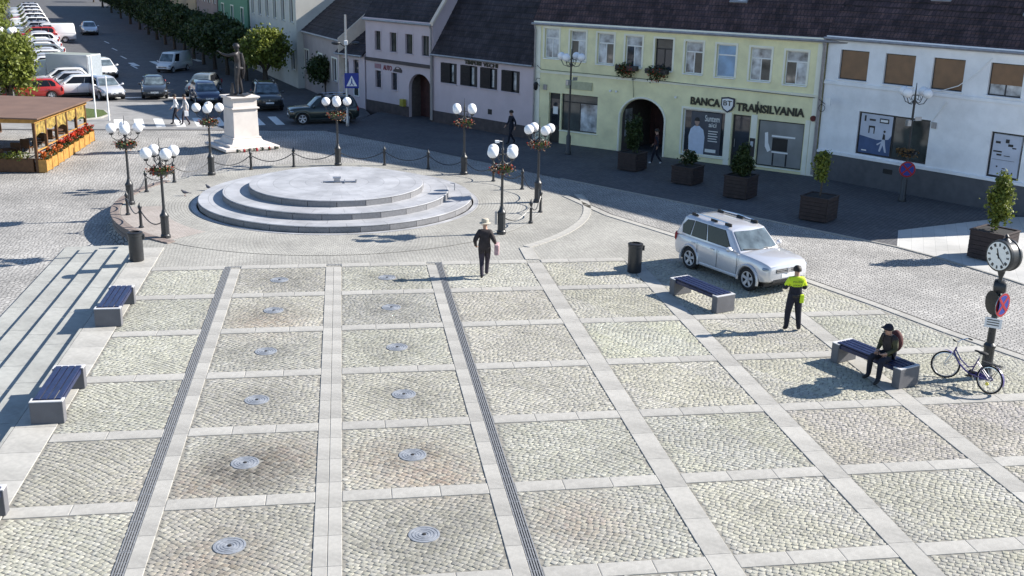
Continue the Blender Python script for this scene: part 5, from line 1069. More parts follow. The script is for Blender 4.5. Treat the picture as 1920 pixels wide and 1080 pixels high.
# officer with the high visibility yoke, seen from behind
t, J = person('officer in navy uniform with bright yellow shoulder yoke by the silver car', G(1484, 620), R_(82), dict(elL=(-.27, .05, 1.14), wrL=(-.12, .25, 1.16), haL=(-.05, .30, 1.18), elR=(.27, .05, 1.14), wrR=(.16, .27, 1.18), haR=(.10, .33, 1.20), knL=(-.14, .02, .5), anL=(-.16, -.02, .09), toL=(-.19, .13, .04), knR=(.13, .02, .5), anR=(.17, -.02, .09), toR=(.22, .12, .04)),
              dict(top='navy', sleeve='navy', leg='navy', shoe='shoe', skin='skin', yoke='hivis'), 1.03, bulk=1.28, yoke=1.235, legb=1.4)
cap(t, J, 'hair')
q = MB(); q.box(.10, .20, -.155, -.06, .80, 1.02); q.build('yellow_pouch', 'hivis', t, bevel=.015); q = MB(); q.lathe([(.165, .93), (.175, .95), (.175, .99), (.165, 1.01)], 18); b = q.build('belt', 'shoe', t, True); b.scale = (1, .82, 1)
for body_, z in (('POLIȚIA', 1.335), ('LOCALĂ', 1.255)):
    o = text_fit(body_, -.12, .12, z, z+.052, -.152 if z > 1.3 else -.158, .002, 'navy', t, 'lettering', .01)
q = MB(); q.box(-.12, .06, .34, .36, 1.12, 1.30); q.build('notebook', 'white', t)
# walking man with hat and bag
t, J = person('man walking away in dark clothes with pale hat and bag', G(908, 519), R_(80), dict(hiL=(-.09, 0, .89), knL=(-.08, -.02, .49), anL=(-.06, -.30, .14), toL=(-.07, -.22, .04), knR=(.08, .16, .50), anR=(.06, .13, .09), toR=(.06, .29, .05), elL=(-.29, -.10, 1.14), wrL=(-.27, .06, .95), haL=(-.25, .12, .90), elR=(.28, -.08, 1.15), wrR=(.31, .10, 1.02), haR=(.31, .17, .98), ch=(0, .03, 1.31), nk=(0, .04, 1.45), h0=(0, .06, 1.51), h1=(0, .075, 1.60), h2=(0, .06, 1.68), nose=(0, .17, 1.58), shL=(-.16, 0, 1.37), shR=(.16, 0, 1.37)),
              dict(top='brownjacket', sleeve='brownjacket', leg='plum', shoe='shoe', skin='skin'), 1.03, bulk=1.42, coat=.74, legb=1.25)
h = J['h1']; q = MB(); q.lathe([(.17, .03), (.175, .04), (.11, .06), (.105, .15), (.08, .175), (.001, .18)], 18, (h[0], h[1]-.01, h[2])); q.build('hat', 'straw', t, True)
q = MB(); q.box(.29, .43, -.14, .28, .70, 1.02); q.build('shoulder_bag', 'bagpink', t, bevel=.03); q = MB(); q.tube([(.34, .0, 1.0), (.33, .05, 1.12), (.34, .25, 1.0)], .012, 6); q.tube([(.34, .1, 1.0), (.15, .07, 1.42), (-.1, .0, 1.3)], .012, 6); q.build('strap', 'shoe', t)
# seated person with backpack on the bench near the clock
sp_ = Vector((12.62, 22.42, 0)); hdg = math.atan2(-.37, -.93)
pose = dict(pel=(0, 0, .64), sp=(0, .03, .80), ch=(0, .07, .98), nk=(0, .10, 1.13), h0=(0, .14, 1.20), h1=(0, .17, 1.29), h2=(0, .15, 1.37), nose=(0, .27, 1.26), shL=(-.17, .08, 1.05), elL=(-.24, .10, .82), wrL=(-.14, .30, .72), haL=(-.10, .36, .71), shR=(.17, .08, 1.05), elR=(.24, .08, .82), wrR=(.15, .28, .72), haR=(.11, .34, .71),
            hiL=(-.09, .05, .62), knL=(-.16, .46, .58), anL=(-.18, .52, .10), toL=(-.20, .68, .045), hiR=(.09, .05, .62), knR=(.17, .44, .58), anR=(.20, .42, .10), toR=(.24, .57, .045))
t, J = person('person in dark clothes and cap sitting on the bench with maroon backpack', sp_, hdg, pose, dict(top='brownjacket', sleeve='olive', leg='navy', shoe='shoe', skin='skin'), 1.0, bulk=1.25, legb=1.3)
cap(t, J, 'navy', .112, 'cap'); q = MB(); q.prism([(-.08, .24), (.08, .24), (.06, .36), (-.06, .36)], 1.325, 1.34); q.build('cap_peak', 'navy', t)
q = MB(); q.ball((0, -.15, .93), .2, 14, 10, (.95, .68, 1.35)); bp2 = q.build('backpack', 'maroon', t, True); q = MB(); q.ball((0, -.26, .86), .12, 10, 8, (1, .6, 1)); q.build('front_pocket', 'maroon', bp2, True)
q = MB(); q.tube([(-.1, .17, 1.1), (-.12, .16, .95), (-.13, -.02, .78)], .022, 6); q.tube([(.1, .17, 1.1), (.12, .16, .95), (.13, -.02, .78)], .022, 6); q.build('strap', 'shoe', bp2, True)
q = MB(); q.lathe([(.085, -.14), (.10, -.12), (.10, .12), (.085, .14)], 14, (.22, -.16, 1.0), (.15, .3, 1)); q.build('rolled_mat', 'olive', bp2, True)
# pedestrians on the crossing
WALK = dict(knL=(-.09, .14, .50), anL=(-.08, .20, .09), toL=(-.08, .35, .06), knR=(.09, .0, .50), anR=(.08, -.26, .13), toR=(.08, -.17, .04), elL=(-.24, -.12, 1.13), wrL=(-.23, -.10, .91), haL=(-.22, -.08, .83), elR=(.24, .03, 1.12), wrR=(.22, .2, .95), haR=(.21, .25, .89))
t, J = person('pedestrian in white top and dark trousers on the crossing', GL(331, 233), R_(-165), WALK, dict(top='whitecloth', sleeve='whitecloth', leg='navy', shoe='shoe', skin='skin'), .97); cap(t, J, 'hair')
t, J = person('pedestrian in grey jacket beside the one in white on the crossing', GL(349, 235), R_(-160), dict(WALK, knL=(-.09, .02, .5), anL=(-.08, -.2, .12), toL=(-.08, -.1, .04), knR=(.09, .13, .5), anR=(.08, .17, .09), toR=(.08, .32, .06)), dict(top='greycloth', sleeve='whitecloth', leg='plum', shoe='shoe', skin='skin'), 1.0, coat=.8); cap(t, J, 'hair')
q = MB(); q.box(-.34, -.20, -.1, .12, .55, .85); q.build('shopping_bag', 'whitecloth', t, bevel=.02)
t, J = person('person in dark clothes walking in the shade before the pink inn', G(958, 270), R_(-160), WALK, dict(top='navy', sleeve='navy', leg='navy', shoe='shoe', skin='skin'), 1.02, coat=.75); cap(t, J, 'hair')
t, J = person('person in dark red clothes and white shoes by the gateway arch', G(1229, 308), R_(150), WALK, dict(top='maroon', sleeve='navy', leg='navy', shoe='whiteshoe', skin='skin'), .98); cap(t, J, 'hair')
t, J = person('dark pedestrian waiting behind the crossing by the crossing sign', G(621, 172), R_(-100), {}, dict(top='navy', sleeve='greycloth', leg='navy', shoe='shoe', skin='skin'), 1.0); cap(t, J, 'hair')
# ================================================================ STATUE
sp_ = G(456, 272); sp_ = Vector((-5.15, 56.0, 0)); stt = empty('statue_pedestal', sp_, R_(27), 'tall pale stone pedestal under the bronze statue', 'pedestal')
M['pedstone'] = mat('pale pinkish stone', (.66, .61, .57), .7, var=.06, scale=2.5, bump=.1, bscale=50, stain=.1)
for nm, (a, z0, z1, k) in {'base_slab': (1.42, 0, .14, 1), 'base_step': (1.08, .14, .26, 1)}.items(): part(nm, 'pedstone', stt, lambda b: b.box(-a, a, -a, a, z0, z1), bevel=.02)
part('plinth', 'pedstone', stt, lambda b: (b.taper(-.86, .86, -.86, .86, .26, .48, .86), b.box(-.74, .74, -.74, .74, .48, .55)), bevel=.015); part('shaft', 'pedstone', stt, lambda b: b.taper(-.66, .66, -.66, .66, .55, 1.95, .96), bevel=.012)
part('moulding', 'pedstone', stt, lambda b: b.box(-.72, .72, -.72, .72, 1.95, 2.02), bevel=.015); part('attic', 'pedstone', stt, lambda b: b.box(-.63, .63, -.63, .63, 2.02, 2.42), bevel=.01); part('cornice', 'pedstone', stt, lambda b: (b.box(-.70, .70, -.70, .70, 2.42, 2.49), b.box(-.76, .76, -.76, .76, 2.49, 2.56)), bevel=.012)
pose = dict(elL=(-.26, .22, 1.36), wrL=(-.24, .46, 1.40), haL=(-.24, .55, 1.47), shL=(-.17, .03, 1.41), elR=(.25, -.05, 1.12), wrR=(.20, .05, .93), haR=(.15, .09, .90), knL=(-.12, .04, .5), anL=(-.15, .02, .09), toL=(-.18, .17, .04), knR=(.11, .0, .5), anR=(.13, -.06, .09), toR=(.16, .08, .04), h1=(-.02, .04, 1.65), h0=(-.01, .02, 1.55))
sb = empty('bronze_statue', (sp_.x, sp_.y, 2.56), R_(168)-PI/2, 'dark bronze statue of a standing man stretching out one arm', 'statue'); sb.scale = (1.45,)*3
o, J = body('figure', sb, pose, dict(top='bronze', skin='bronze'), bulk=1.05); cap(sb, J, 'bronze')
q = MB(); q.tube([(.06, -.1, 1.42), (.08, -.14, 1.1), (.12, -.12, .8), (.15, -.10, .55)], [.06, .09, .09, .03], 9); q.tube([(-.16, .04, .96), (-.02, -.13, .92), (.17, -.02, .84)], [.04, .06, .05], 8); q.tube([(.18, .02, .9), (.2, 0, .7), (.19, -.02, .52)], [.05, .06, .02], 7); q.build('cloak', 'bronze', sb, True)
q = MB(); q.tube([(.0, .26, 0), (.0, .24, .2), (.0, .23, .42)], [.09, .06, .04], 8); q.build('stump', 'bronze', sb, True); q = MB(); q.box(-.38, .40, -.30, .34, 0, .035); q.build('base_plate', 'bronze', sb)
for i in range(7):
    a = stt.matrix_basis @ Vector((-.9+i*.33, -1.6-.06*(i % 2), 0)); t = empty('grave_lantern', a, i, 'small wreath and candle jar laid before the pedestal', 'candle jar', 'candle jars before the pedestal'); q = MB(); q.lathe([(.05, 0), (.06, .1), (.04, .15), (.01, .18)], 8); q.build('jar', 'signred2' if i % 2 else 'iron', t, True); foliage('leaves', 'leafdark', t, 30, (.08, 0, .08), (.13, .1, .08), .07, seed=i)
# pigeons
def pigeon(p, a, label):
    t = empty('pigeon', p, a, label, 'bird'); q = MB(); q.tube([(-.17, 0, .13), (-.10, 0, .135), (-.03, 0, .14), (.05, 0, .155), (.09, 0, .19), (.115, 0, .225), (.145, 0, .225), (.17, 0, .218)], [.012, .035, .058, .06, .04, .03, .022, .004], 10); q.build('body', mat('pigeon grey', (.10, .10, .12), .6, var=.4, scale=20), t, True)
    q = MB(); q.cyl((0, .02, 0), (0, .02, .1), .005); q.cyl((0, -.02, 0), (0, -.02, .1), .005); q.box(-.01, .035, .012, .028, 0, .006); q.box(-.01, .035, -.028, -.012, 0, .006); q.build('legs', mat('pigeon leg', (.3, .1, .08), .6), t)
    q = MB(); q.prism([(-.27, -.03), (-.27, .03), (-.14, .025), (-.14, -.025)], .115, .128); q.build('tail', 'black', t)
pigeon(G(347, 367), 2.9, 'grey pigeon on open paving, the one farther from the round fountain'); pigeon(G(391, 357), 2.4, 'grey pigeon near the edge of the lowest fountain disc')
# ================================================================ POLES AND SIGNS
pp = G(652, 236); t = empty('crossing_sign_pole', pp, 0, 'tall street light pole with blue pedestrian crossing sign', 'sign pole'); q = MB(); q.lathe([(.11, 0), (.11, .3), (.08, .4), (.06, 6.2)], 10); q.build('pole', 'steel', t, True)
for s in (-1, 1): q = MB(); q.tube([(0, 0, 4.4), (s*.35, -.05, 4.65)], .025, 6); q.ball((s*.55, -.1, 4.65), .2, 10, 8, (1.3, .8, .5)); q.build('lamp_head', 'iron', t, True)
q = MB(); q.box(-.1, .1, -.2, -.06, 4.55, 4.8); q.build('camera', 'white', t, bevel=.02)
sg = part('crossing_sign', 'signblue', t, lambda b: b.box(-.12, .68, -.13, -.10, 2.15, 3.0), bevel=.01); part('white_triangle', 'white', sg, lambda b: poly(b, [(-.02, 2.27), (.58, 2.27), (.28, 2.86)], -.138, .006))
part('walking_figure', 'signblue', sg, lambda b: (b.ball((.28, -.14, 2.66), .04, 8, 6, (1, .2, 1)), poly(b, [(.24, 2.45), (.32, 2.45), (.31, 2.61), (.25, 2.61)], -.143, .004), poly(b, [(.24, 2.45), (.29, 2.45), (.2, 2.31), (.14, 2.31)], -.143, .004), poly(b, [(.27, 2.45), (.32, 2.45), (.42, 2.31), (.36, 2.31)], -.143, .004)))
for (u, v, h, lb_) in ((180, 222, 3.6, 'thin pale pole on the lawn island, the taller one'), (205, 226, 2.5, 'thin pale pole at the tip of the lawn island')):
    p = GL(u, v); q = MB(); q.lathe([(.05, 0), (.045, .2), (.035, h), (.005, h+.03)], 8, p); t = q.build('thin_pole', 'white', None, True); tag(t, lb_, 'pole')
p = Vector((-17.6, 64.5, 0)); 
tl2 = GL(25, 190); tall = tall_lamp(tl2, .4, 4.8, 'four globe lamp among the trees behind the pavilion', False)
# ================================================================ CARS
def carmat(n, c, metal=.0, rough=.32): return mat(n, c, rough, metal, var=.03, scale=2, coat=1., spec=.5)
CP = {'silver': carmat('silver paint', (.60, .60, .63), .35, .3), 'white': carmat('white paint car', (.72, .72, .72)), 'darkgrey': carmat('dark grey paint', (.03, .033, .04), .3), 'blue': carmat('dark blue paint', (.02, .03, .075), .2), 'green': carmat('dark green paint', (.012, .022, .02), .2), 'red': carmat('red paint', (.38, .025, .018)), 'black': carmat('black car paint', (.01, .01, .012)), 'greygreen': carmat('grey green paint', (.20, .22, .22), .4)}
M['carglass'] = mat('car glass', (.012, .014, .018), .05, var=.3, scale=2, spec=.35); M['windscreen'] = mat('windscreen glass', (.10, .13, .15), .04, var=.5, scale=2.5, spec=.6, coat=.2); M['lamp_glass'] = mat('headlamp glass', (.28, .33, .40), .06, .3, var=.3, scale=9, spec=.9); M['tail'] = mat('tail lamp', (.28, .01, .012), .2); M['trim'] = mat('dark plastic trim', (.02, .02, .022), .6, var=.15)
def car(kind):
    S = dict(suv=dict(L=4.32, W=1.82, wb=2.67, wr=.355, roof=1.66, belt=1.09, st=[(-2.16, .72, .50, .86), (-2.13, .80, .42, 1.02), (-2.0, .86, .34, 1.06), (-1.3, .905, .30, 1.07), (0, .91, .29, 1.05), (.80, .90, .29, 1.05), (1.0, .895, .29, 1.06), (1.45, .89, .30, 1.04), (1.85, .87, .34, 1.0), (2.05, .83, .38, .95), (2.14, .77, .42, .89), (2.17, .71, .46, .82)], g=(.92, .28, -1.80, -2.10), w0=.84, w1=.69, win=((.06, .235), (.265, .50), (.535, .88))),
             hatch=dict(L=4.1, W=1.74, wb=2.55, wr=.31, roof=1.46, belt=.94, st=[(-2.05, .66, .42, .78), (-2.0, .76, .34, .92), (-1.8, .82, .28, .96), (-1.0, .865, .24, .96), (0, .87, .23, .94), (.85, .86, .23, .92), (1.05, .855, .23, .91), (1.5, .83, .25, .84), (1.85, .77, .30, .76), (2.0, .66, .34, .66), (2.05, .55, .38, .56)], g=(1.1, .25, -1.35, -1.92), w0=.77, w1=.57, win=((.06, .20), (.23, .48), (.51, .90))),
             sedan=dict(L=4.5, W=1.78, wb=2.65, wr=.315, roof=1.43, belt=.94, st=[(-2.25, .66, .42, .84), (-2.2, .78, .34, .93), (-1.9, .84, .28, .97), (-1.2, .88, .24, .97), (0, .89, .23, .95), (.8, .88, .23, .93), (1.0, .875, .23, .92), (1.55, .85, .25, .85), (2.0, .79, .30, .76), (2.2, .68, .34, .66), (2.25, .57, .38, .56)], g=(1.0, .2, -.95, -1.65), w0=.78, w1=.58, win=((.06, .16), (.19, .47), (.50, .90))),
             van=dict(L=5.0, W=1.95, wb=3.1, wr=.33, roof=2.15, belt=1.15, st=[(-2.5, .90, .36, 1.14), (-2.45, .95, .32, 1.17), (-1.0, .97, .28, 1.17), (.5, .97, .28, 1.17), (1.4, .96, .28, 1.15), (1.6, .95, .28, 1.12), (2.0, .92, .32, 1.02), (2.35, .84, .36, .86), (2.5, .68, .42, .70)], g=(1.75, 1.05, -2.35, -2.46), w0=.93, w1=.80, win=((.70, .93),)))[kind]
    t = empty({'suv': 'parked_car', 'hatch': 'parked_car', 'sedan': 'parked_car', 'van': 'parked_van'}[kind]); prof = [(.80, 0), (.965, .08), (1., .30), (.995, .58), (.965, .84), (.90, .97)]
    q = MB(); st_ = S['st']; n = 2*(len(prof)+2); rows_ = []
    for x, w_, z0, z1 in st_:
        h = z1-z0; half = [(0, z0)] + [(w_*a, z0+h*b) for a, b in prof] + [(w_*.45, z1+.012)]
        ring = half + [(0, z1+.025)] + [(-y, z) for y, z in half[:0:-1]]; rows_.append([(x, y, z) for y, z in ring])
    k = len(rows_[0]); q.add([p for r in rows_ for p in r], [(i*k+j, i*k+(j+1) % k, (i+1)*k+(j+1) % k, (i+1)*k+j) for i in range(len(rows_)-1) for j in range(k)] + [tuple(range(k-1, -1, -1)), tuple(range((len(rows_)-1)*k, len(rows_)*k))])
    bd = q.build('body', CP['silver'], t, True, ang=28); fx = S['wb']/2+(.06 if kind != 'van' else .25); rx = fx-S['wb']
    cut = MB()
    for x in (fx, rx):
        for s in (-1, 1): cut.cyl((x, s*(S['W']/2-.28), S['wr']+.0), (x, s*(S['W']/2+.2), S['wr']), S['wr']+.065, n=28)
    c = cut.build('cut', 'trim'); md = bd.modifiers.new('b', 'BOOLEAN'); md.operation = 'DIFFERENCE'; md.object = c; md.solver = 'EXACT'; bv = bd.modifiers.new('v', 'BEVEL'); bv.width = .012; bv.segments = 2; bv.angle_limit = R_(40)
    dg = bpy.context.evaluated_depsgraph_get(); me = bpy.data.meshes.new_from_object(bd.evaluated_get(dg)); bd.modifiers.clear(); bd.data = me; me.materials.clear(); me.materials.append(CP['silver']); bpy.data.objects.remove(c)
    me.polygons.foreach_set('material_index', [0]*len(me.polygons)); me.polygons.foreach_set('use_smooth', [True]*len(me.polygons)); me.set_sharp_from_angle(angle=R_(30))
    xw_, xf, xr, xt = S['g']; w0, w1, zb_, zr = S['w0'], S['w1'], S['belt']-.06, S['roof']
    lv_ = [(xt, xw_, w0, zb_, .04, .12), (xr-(xr-xt)*.12, xf+(xw_-xf)*.10, w1+(w0-w1)*.10, zb_+(zr-zb_)*.88, .05, .10), (xr+.05, xf-.12, w1-.06, zr-.012, .03, .06), (xr+.35, xf-.5, w1*.55, zr+.012, .02, .03)]
    q = MB(); rg = []
    for a, b, w_, z, rb, fb in lv_: rg.append([(a, -w_*.92, z), (a-rb, 0, z), (a, w_*.92, z), (a+.10, w_, z), ((a+b)/2, w_*1.0, z), (b-.12, w_, z), (b, w_*.93, z), (b+fb, 0, z), (b, -w_*.93, z), (b-.12, -w_, z), ((a+b)/2, -w_*1.0, z), (a+.10, -w_, z)])
    k = 12; q.add([p for r in rg for p in r], [(i*k+j, i*k+(j+1) % k, (i+1)*k+(j+1) % k, (i+1)*k+j) for i in range(3) for j in range(k)] + [tuple(range(3*k, 4*k))]); cb_ = q.build('cabin', CP['silver'], t, True, bevel=.02, ang=50)
    lo, hi = lv_[0], lv_[1]
    def P_(s, f, side, off=.010):           # point on the cabin side: s from rear to front, f up
        a = Vector((lo[0]+(lo[1]-lo[0])*s, side*lo[2], lo[3])); b = Vector((hi[0]+(hi[1]-hi[0])*s, side*hi[2], hi[3])); return a.lerp(b, f) + Vector((0, side*off, off*.3))
    for side in (-1, 1):
        for s0, s1 in S['win']:
            q = MB(); ax = [(s0, .12), (s1, .12), (min(s1, .985), .93), (s0, .93)]
            if s0 < .1: ax = [(s0+.05, .15), (s1, .12), (s1, .93), (s0+.04, .88), (s0, .55)]
            fr = [P_(a, b, side, .006) for a, b in ax]; cs = sum(fr, Vector())/len(fr); q.add([cs+(p-cs)*1.07 for p in fr], [tuple(range(len(fr)))]); sw = q.build('side_window', 'trim', t)
            q = MB(); q.add([P_(a, b, side, .011) for a, b in ax], [tuple(range(len(ax)))]); q.build('pane', 'carglass', sw)
    def scr(nm, m, i0, i1, i2, off, m0=.10, m1=.95):
        q = MB(); A_ = [Vector(rg[0][i]) for i in (i0, i1, i2)]; B_ = [Vector(rg[1][i]) for i in (i0, i1, i2)]; vs = []
        for f in (m0, m1):
            r = [a.lerp(b, f) for a, b in zip(A_, B_)]; e0 = r[1].lerp(r[0], .93); e1 = r[1].lerp(r[2], .93); vs += [p+Vector(off) for p in (e0, r[1], e1)]
        q.add(vs, [(0, 1, 4, 3), (1, 2, 5, 4)]); return q.build(nm, m, t, True)
    scr('windscreen', 'windscreen', 6, 7, 8, (.012, 0, .012))
    if kind != 'van': scr('rear_window', 'carglass', 0, 1, 2, (-.012, 0, .006), .2, .9)
    # wheels
    r = S['wr']; q = MB(); q.lathe([(r*.66, -.095), (r*.92, -.10), (r, -.075), (r, .075), (r*.92, .10), (r*.66, .095)], 28, (0, 0, 0), (0, 1, 0), False); ty = q.mesh('wheel', 'rubber', True)
    q = MB(); q.lathe([(r*.67, -.09), (r*.66, .085), (r*.60, .03), (r*.15, .02), (.001, .02)], 28, (0, 0, 0), (0, 1, 0), False); q.mi = 0; rim_b = q.mesh('rim', 'trim', True)
    q = MB()
    for i in range(5): a = 2*PI*i/5; q.M = Matrix.Rotation(a, 4, 'Y'); q.extr([(-.035, .05, .03), (.035, .05, .03), (.05, .075, r*.63), (.005, .075, r*.63), (.0, .07, r*.45), (-.005, .075, r*.63), (-.05, .075, r*.63)], (0, .02, 0))
    q.M = None; q.lathe([(r*.66, .07), (r*.68, .098), (r*.62, .098), (r*.60, .07)], 28, (0, 0, 0), (0, 1, 0), False); q.lathe([(.06, .05), (.055, .1), (.001, .1)], 14, (0, 0, 0), (0, 1, 0)); sp = q.mesh('spokes', mat('alloy wheel', (.55, .55, .57), .35, .2, var=.05), True)
    for x in (fx, rx):
        for s in (-1, 1):
            o = link('wheel', ty, t); o.location = (x, s*(S['W']/2-.115), r); o.rotation_euler[2] = 0 if s > 0 else PI; link('rim', rim_b, o); link('spokes', sp, o)
    L2 = S['L']/2; fz = st_[-2][3]-.06
    for s in (-1, 1):
        q = MB(); q.ball((L2-.17 if kind == 'suv' else L2-.235, s*S['W']*.375, fz-.03), .15, 14, 10, (1.05, 1.2, .55)); q.build('headlight', 'lamp_glass', t, True)
        q = MB(); q.ball((-L2+.10, s*S['W']*.43, S['belt']-.18), .11, 10, 8, (.7, .8, 1.5)); q.build('taillight', 'tail', t, True)
        mz = S['belt']+.03; q = MB(); q.ball((xw_-.25, s*(w0+.19), mz), .10, 12, 8, (.75, 1.05, .8)); q.cyl((xw_-.25, s*(w0-.02), mz-.05), (xw_-.25, s*(w0+.15), mz-.03), .025); q.build('mirror', CP['silver'], t, True)
        for x in ((-.05, -.95) if kind != 'van' else (.75,)): q = MB(); q.box(x-.25, x-.10, s*S['W']/2-.02, s*S['W']/2+.018, S['belt']-.20, S['belt']-.165); q.build('door_handle', CP['silver'], t, bevel=.008)
        q = MB()
        for x in ((.92, .02, -.92) if kind != 'van' else (1.25, .35)): q.box(x-.006, x+.006, s*(S['W']/2+.004)-.004, s*(S['W']/2+.004)+.001, st_[4][2]+.10, S['belt']-.12)
        q.build('door_seam', 'trim', t); q = MB(); q.box(rx+r+.08, fx-r-.08, s*S['W']/2*.93-.04, s*S['W']/2*.93+.05, st_[4][2]-.02, st_[4][2]+.07); q.build('sill_strip', 'trim' if kind != 'suv' else CP['silver'], t, bevel=.02)
    gx = L2+.022 if kind == 'suv' else L2+.012; gz = fz-.10 if kind == 'suv' else st_[-1][3]-.10; q = MB(); q.box(gx-.2, gx, -.50, .50, gz-.055, gz+.065); q.build('grille', 'trim', t, bevel=.015)
    for z_ in (gz-.02, gz+.03): q = MB(); q.box(gx, gx+.012, -.48, .48, z_-.008, z_+.012); q.build('grille_bar', 'chrome', t)
    q = MB(); q.lathe([(.07, 0), (.07, .02), (.001, .022)], 14, (gx+.005, 0, gz+.005), (1, 0, 0)); q.build('badge', 'chrome', t)
    q = MB(); q.box(L2-.20, L2+.01, -.62, .62, st_[-2][2]-.06, st_[-2][2]+.10); q.build('bumper', 'trim', t, bevel=.03); q = MB(); q.box(L2+.008, L2+.022, -.26, .26, st_[-2][2]+.10, st_[-2][2]+.21); q.build('number_plate', 'white', t)
    q = MB(); q.box(-L2-.02, -L2+.02, -.26, .26, .62, .73); q.build('number_plate', 'white', t); q = MB(); q.box(-L2+.2, L2-.3, -S['W']*.36, S['W']*.36, .2, .36); q.build('underbody', 'trim', t)
    if kind == 'suv':
        for s in (-1, 1):
            q = MB(); q.tube([(xf-.15, s*.53, zr-.01), (xf-.28, s*.53, zr+.075), (-.65, s*.55, zr+.095), (xr+.3, s*.53, zr+.075), (xr+.15, s*.53, zr-.02)], .022, 8); rl = q.build('roof_rail', 'chrome', t, True)
            for x in (xf-.25, -.62, xr+.28): q = MB(); q.box(x-.14, x+.14, s*.53-.035, s*.53+.035, zr-.03, zr+.085); q.build('rail_foot', 'trim', rl, bevel=.02)
        q = MB(); q.tube([(xw_+.06, .5, 1.09), (xw_+.0, -.05, 1.13)], .012, 5); q.tube([(xw_+.06, -.1, 1.09), (xw_-.04, -.62, 1.13)], .012, 5); q.build('wiper', 'black', t)
        for x in (fx, rx):
            for s in (-1, 1):
                q = MB(); R0 = r+.075; q.tube([(x+R0*math.cos(a), s*(S['W']/2-.012), r+R0*math.sin(a)) for a in np.linspace(R_(-12), R_(192), 15)], .042, 6); q.build('arch_trim', CP['silver'], t, True)
        for s in (-1, 1):
            q = MB(); q.box(.28, .46, s*.36-.23, s*.36+.23, .75, 1.12); q.box(.30, .42, s*.36-.12, s*.36+.12, 1.14, 1.30); q.build('front_seat', 'greycloth', t, bevel=.03)
    return t
def paint(t, c):
    for ch in t.children:
        if ch.name.split('.')[0] in ('body', 'cabin', 'mirror', 'door_handle', 'arch_trim') or (ch.name.startswith('sill_strip') and ch.data.materials[0] == CP['silver']):
            ch.material_slots[0].link = 'OBJECT'; ch.material_slots[0].material = CP[c]
protos = {k: car(k) for k in ('suv', 'hatch', 'sedan', 'van')}; usedc = set()
def place_car(kind, p, ang_, c, label, group=None, cat='car', s=1.):
    o = protos[kind] if kind not in usedc else copy_tree(protos[kind]); usedc.add(kind); o.location = p; o.rotation_euler[2] = ang_; o.scale = (s,)*3; paint(o, c); tag(o, label, cat)
    if group: o['group'] = group
    elif 'group' in o: del o['group']
    return o
place_car('suv', (12.08, 31.27, 0), math.atan2(-.925, .38), 'silver', 'silver four wheel drive with roof rails standing by the officer')
cam_dir = lambda p: math.atan2(-p.y, -p.x)
def at(u, v): return GL(u, v)
sd_a = math.atan2(sd_.y, sd_.x); sn_a = math.atan2(sn_.y, sn_.x)
def front_at(u, v, L_=4.1, turn=0.):          # a car whose front bumper stands in this pixel, facing the square
    p = GL(u, v); a_ = cam_dir(p)+turn; q_ = p-Vector((math.cos(a_), math.sin(a_), 0))*L_/2; return q_, a_
for kind, u, v, turn, c, lb_ in (('hatch', 217, 189, .30, 'silver', 'silver hatchback at the head of the queue beside the lawn island'), ('sedan', 291, 187, .0, 'darkgrey', 'dark grey car waiting at the crossing in the middle lane'), ('hatch', 366, 183, -.3, 'greygreen', 'grey green car waiting behind the dark blue one'), ('hatch', 395, 200, .15, 'blue', 'dark blue car waiting at the crossing next to the pedestal'), ('suv', 507, 210, .1, 'black', 'black car in the shade behind the statue pedestal'), ('hatch', 205, 148, .2, 'white', 'white hatchback behind the silver one in the queue')):
    p, a = front_at(u, v, 4.1, turn); place_car(kind, p, a, c, lb_, None, 'car', .95)
for kind, u, v, a, c, s_, lb_ in (('suv', 606, 229, R_(190), 'green', .93, 'dark green off roader in the shade behind the crossing'), ('van', 327, 133, R_(248), 'white', .72, 'white delivery van turning in the shaded street'), ('sedan', 168, 64, sd_a+PI, 'silver', 1, 'small silver car far up the street'),
                              ('hatch', 62, 186, sn_a+PI, 'red', .92, 'red parked car behind the pavilion roof'), ('hatch', 146, 179, sn_a+PI, 'white', .95, 'white parked car nearest the pavilion'), ('sedan', 128, 171, sn_a+PI, 'silver', .95, 'silver parked saloon in the row before the box truck'), ('hatch', 118, 164, sn_a+PI, 'white', .95, 'white parked car hard against the box truck'), ('van', 100, 79, sn_a+PI, 'white', .9, 'white tall parked van beyond the box truck')):
    place_car(kind, at(u, v), a, c, lb_, None, 'van' if kind == 'van' else 'car', s_)
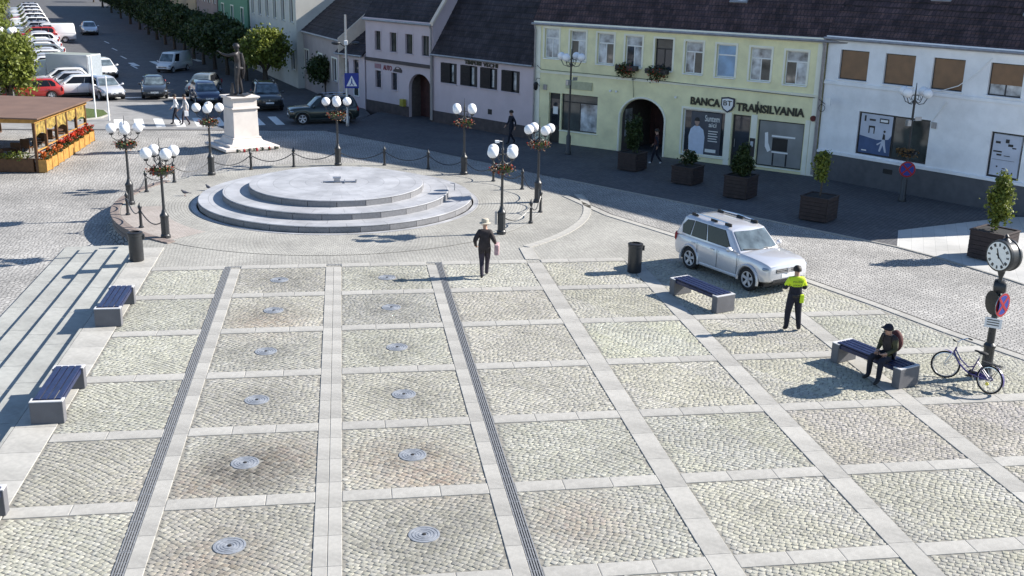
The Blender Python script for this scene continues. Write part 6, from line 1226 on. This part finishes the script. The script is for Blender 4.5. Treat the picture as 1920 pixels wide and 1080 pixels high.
for k in range(8): place_car(('hatch', 'sedan')[k % 2], Vector((*rd(12+k*2.9, -7.6), 0)), sn_a+PI, ('white', 'silver', 'white', 'silver', 'greygreen', 'white', 'silver', 'white')[k], 'pale parked car in the row beyond the box truck', 'row of parked cars beyond the box truck')
for k in range(22): place_car(('hatch', 'sedan', 'suv')[k % 3], Vector((*rd(38+k*3.0, -7.4), 0)), sn_a+PI, ('white', 'silver', 'red', 'white', 'greygreen', 'silver', 'white', 'darkgrey', 'white', 'silver', 'white')[k % 11], 'distant parked car in the long row by the trees', 'distant row of parked cars')
# box truck
p = at(133, 158); t = empty('box_truck', p, R_(158), 'white box truck with grey tail door among the parked cars', 'truck'); t.scale = (.8, .8, .8)
q = MB(); q.box(-2.6, 1.6, -1.05, 1.05, .75, 2.75); bx = q.build('cargo_box', CP['white'], t, bevel=.03); part('tail_door', mat('grey tail door', (.30, .34, .38), .5), bx, lambda b: b.box(-2.64, -2.602, -1.0, 1.0, .8, 2.68)); part('chassis', 'trim', t, lambda b: b.box(-2.5, 3.1, -.5, .5, .45, .74))
q = MB(); q.add([(1.75, -.95, .4), (3.2, -.95, .4), (3.2, .95, .4), (1.75, .95, .4), (1.75, -.95, 1.2), (3.2, -.95, 1.15), (3.2, .95, 1.15), (1.75, .95, 1.2), (1.75, -.85, 2.1), (2.7, -.82, 2.1), (2.7, .82, 2.1), (1.75, .85, 2.1)], [(0, 3, 2, 1), (0, 1, 5, 4), (1, 2, 6, 5), (2, 3, 7, 6), (3, 0, 4, 7), (4, 5, 9, 8), (5, 6, 10, 9), (6, 7, 11, 10), (7, 4, 8, 11), (8, 9, 10, 11)]); cb_ = q.build('cab', CP['white'], t, bevel=.05); part('windscreen', 'carglass', cb_, lambda b: b.add([(3.2, -.8, 1.22), (3.2, .8, 1.22), (2.77, .72, 2.0), (2.77, -.72, 2.0)], [(0, 1, 2, 3)]))
wm = next(c for c in protos['van'].children if c.name.startswith('wheel'))
for x in (2.4, -1.6):
    for s in (-1, 1): o = copy_tree(wm, t); o.location = (x, s*.85, .36); o.rotation_euler[2] = 0 if s > 0 else PI; o.scale = (1.1,)*3
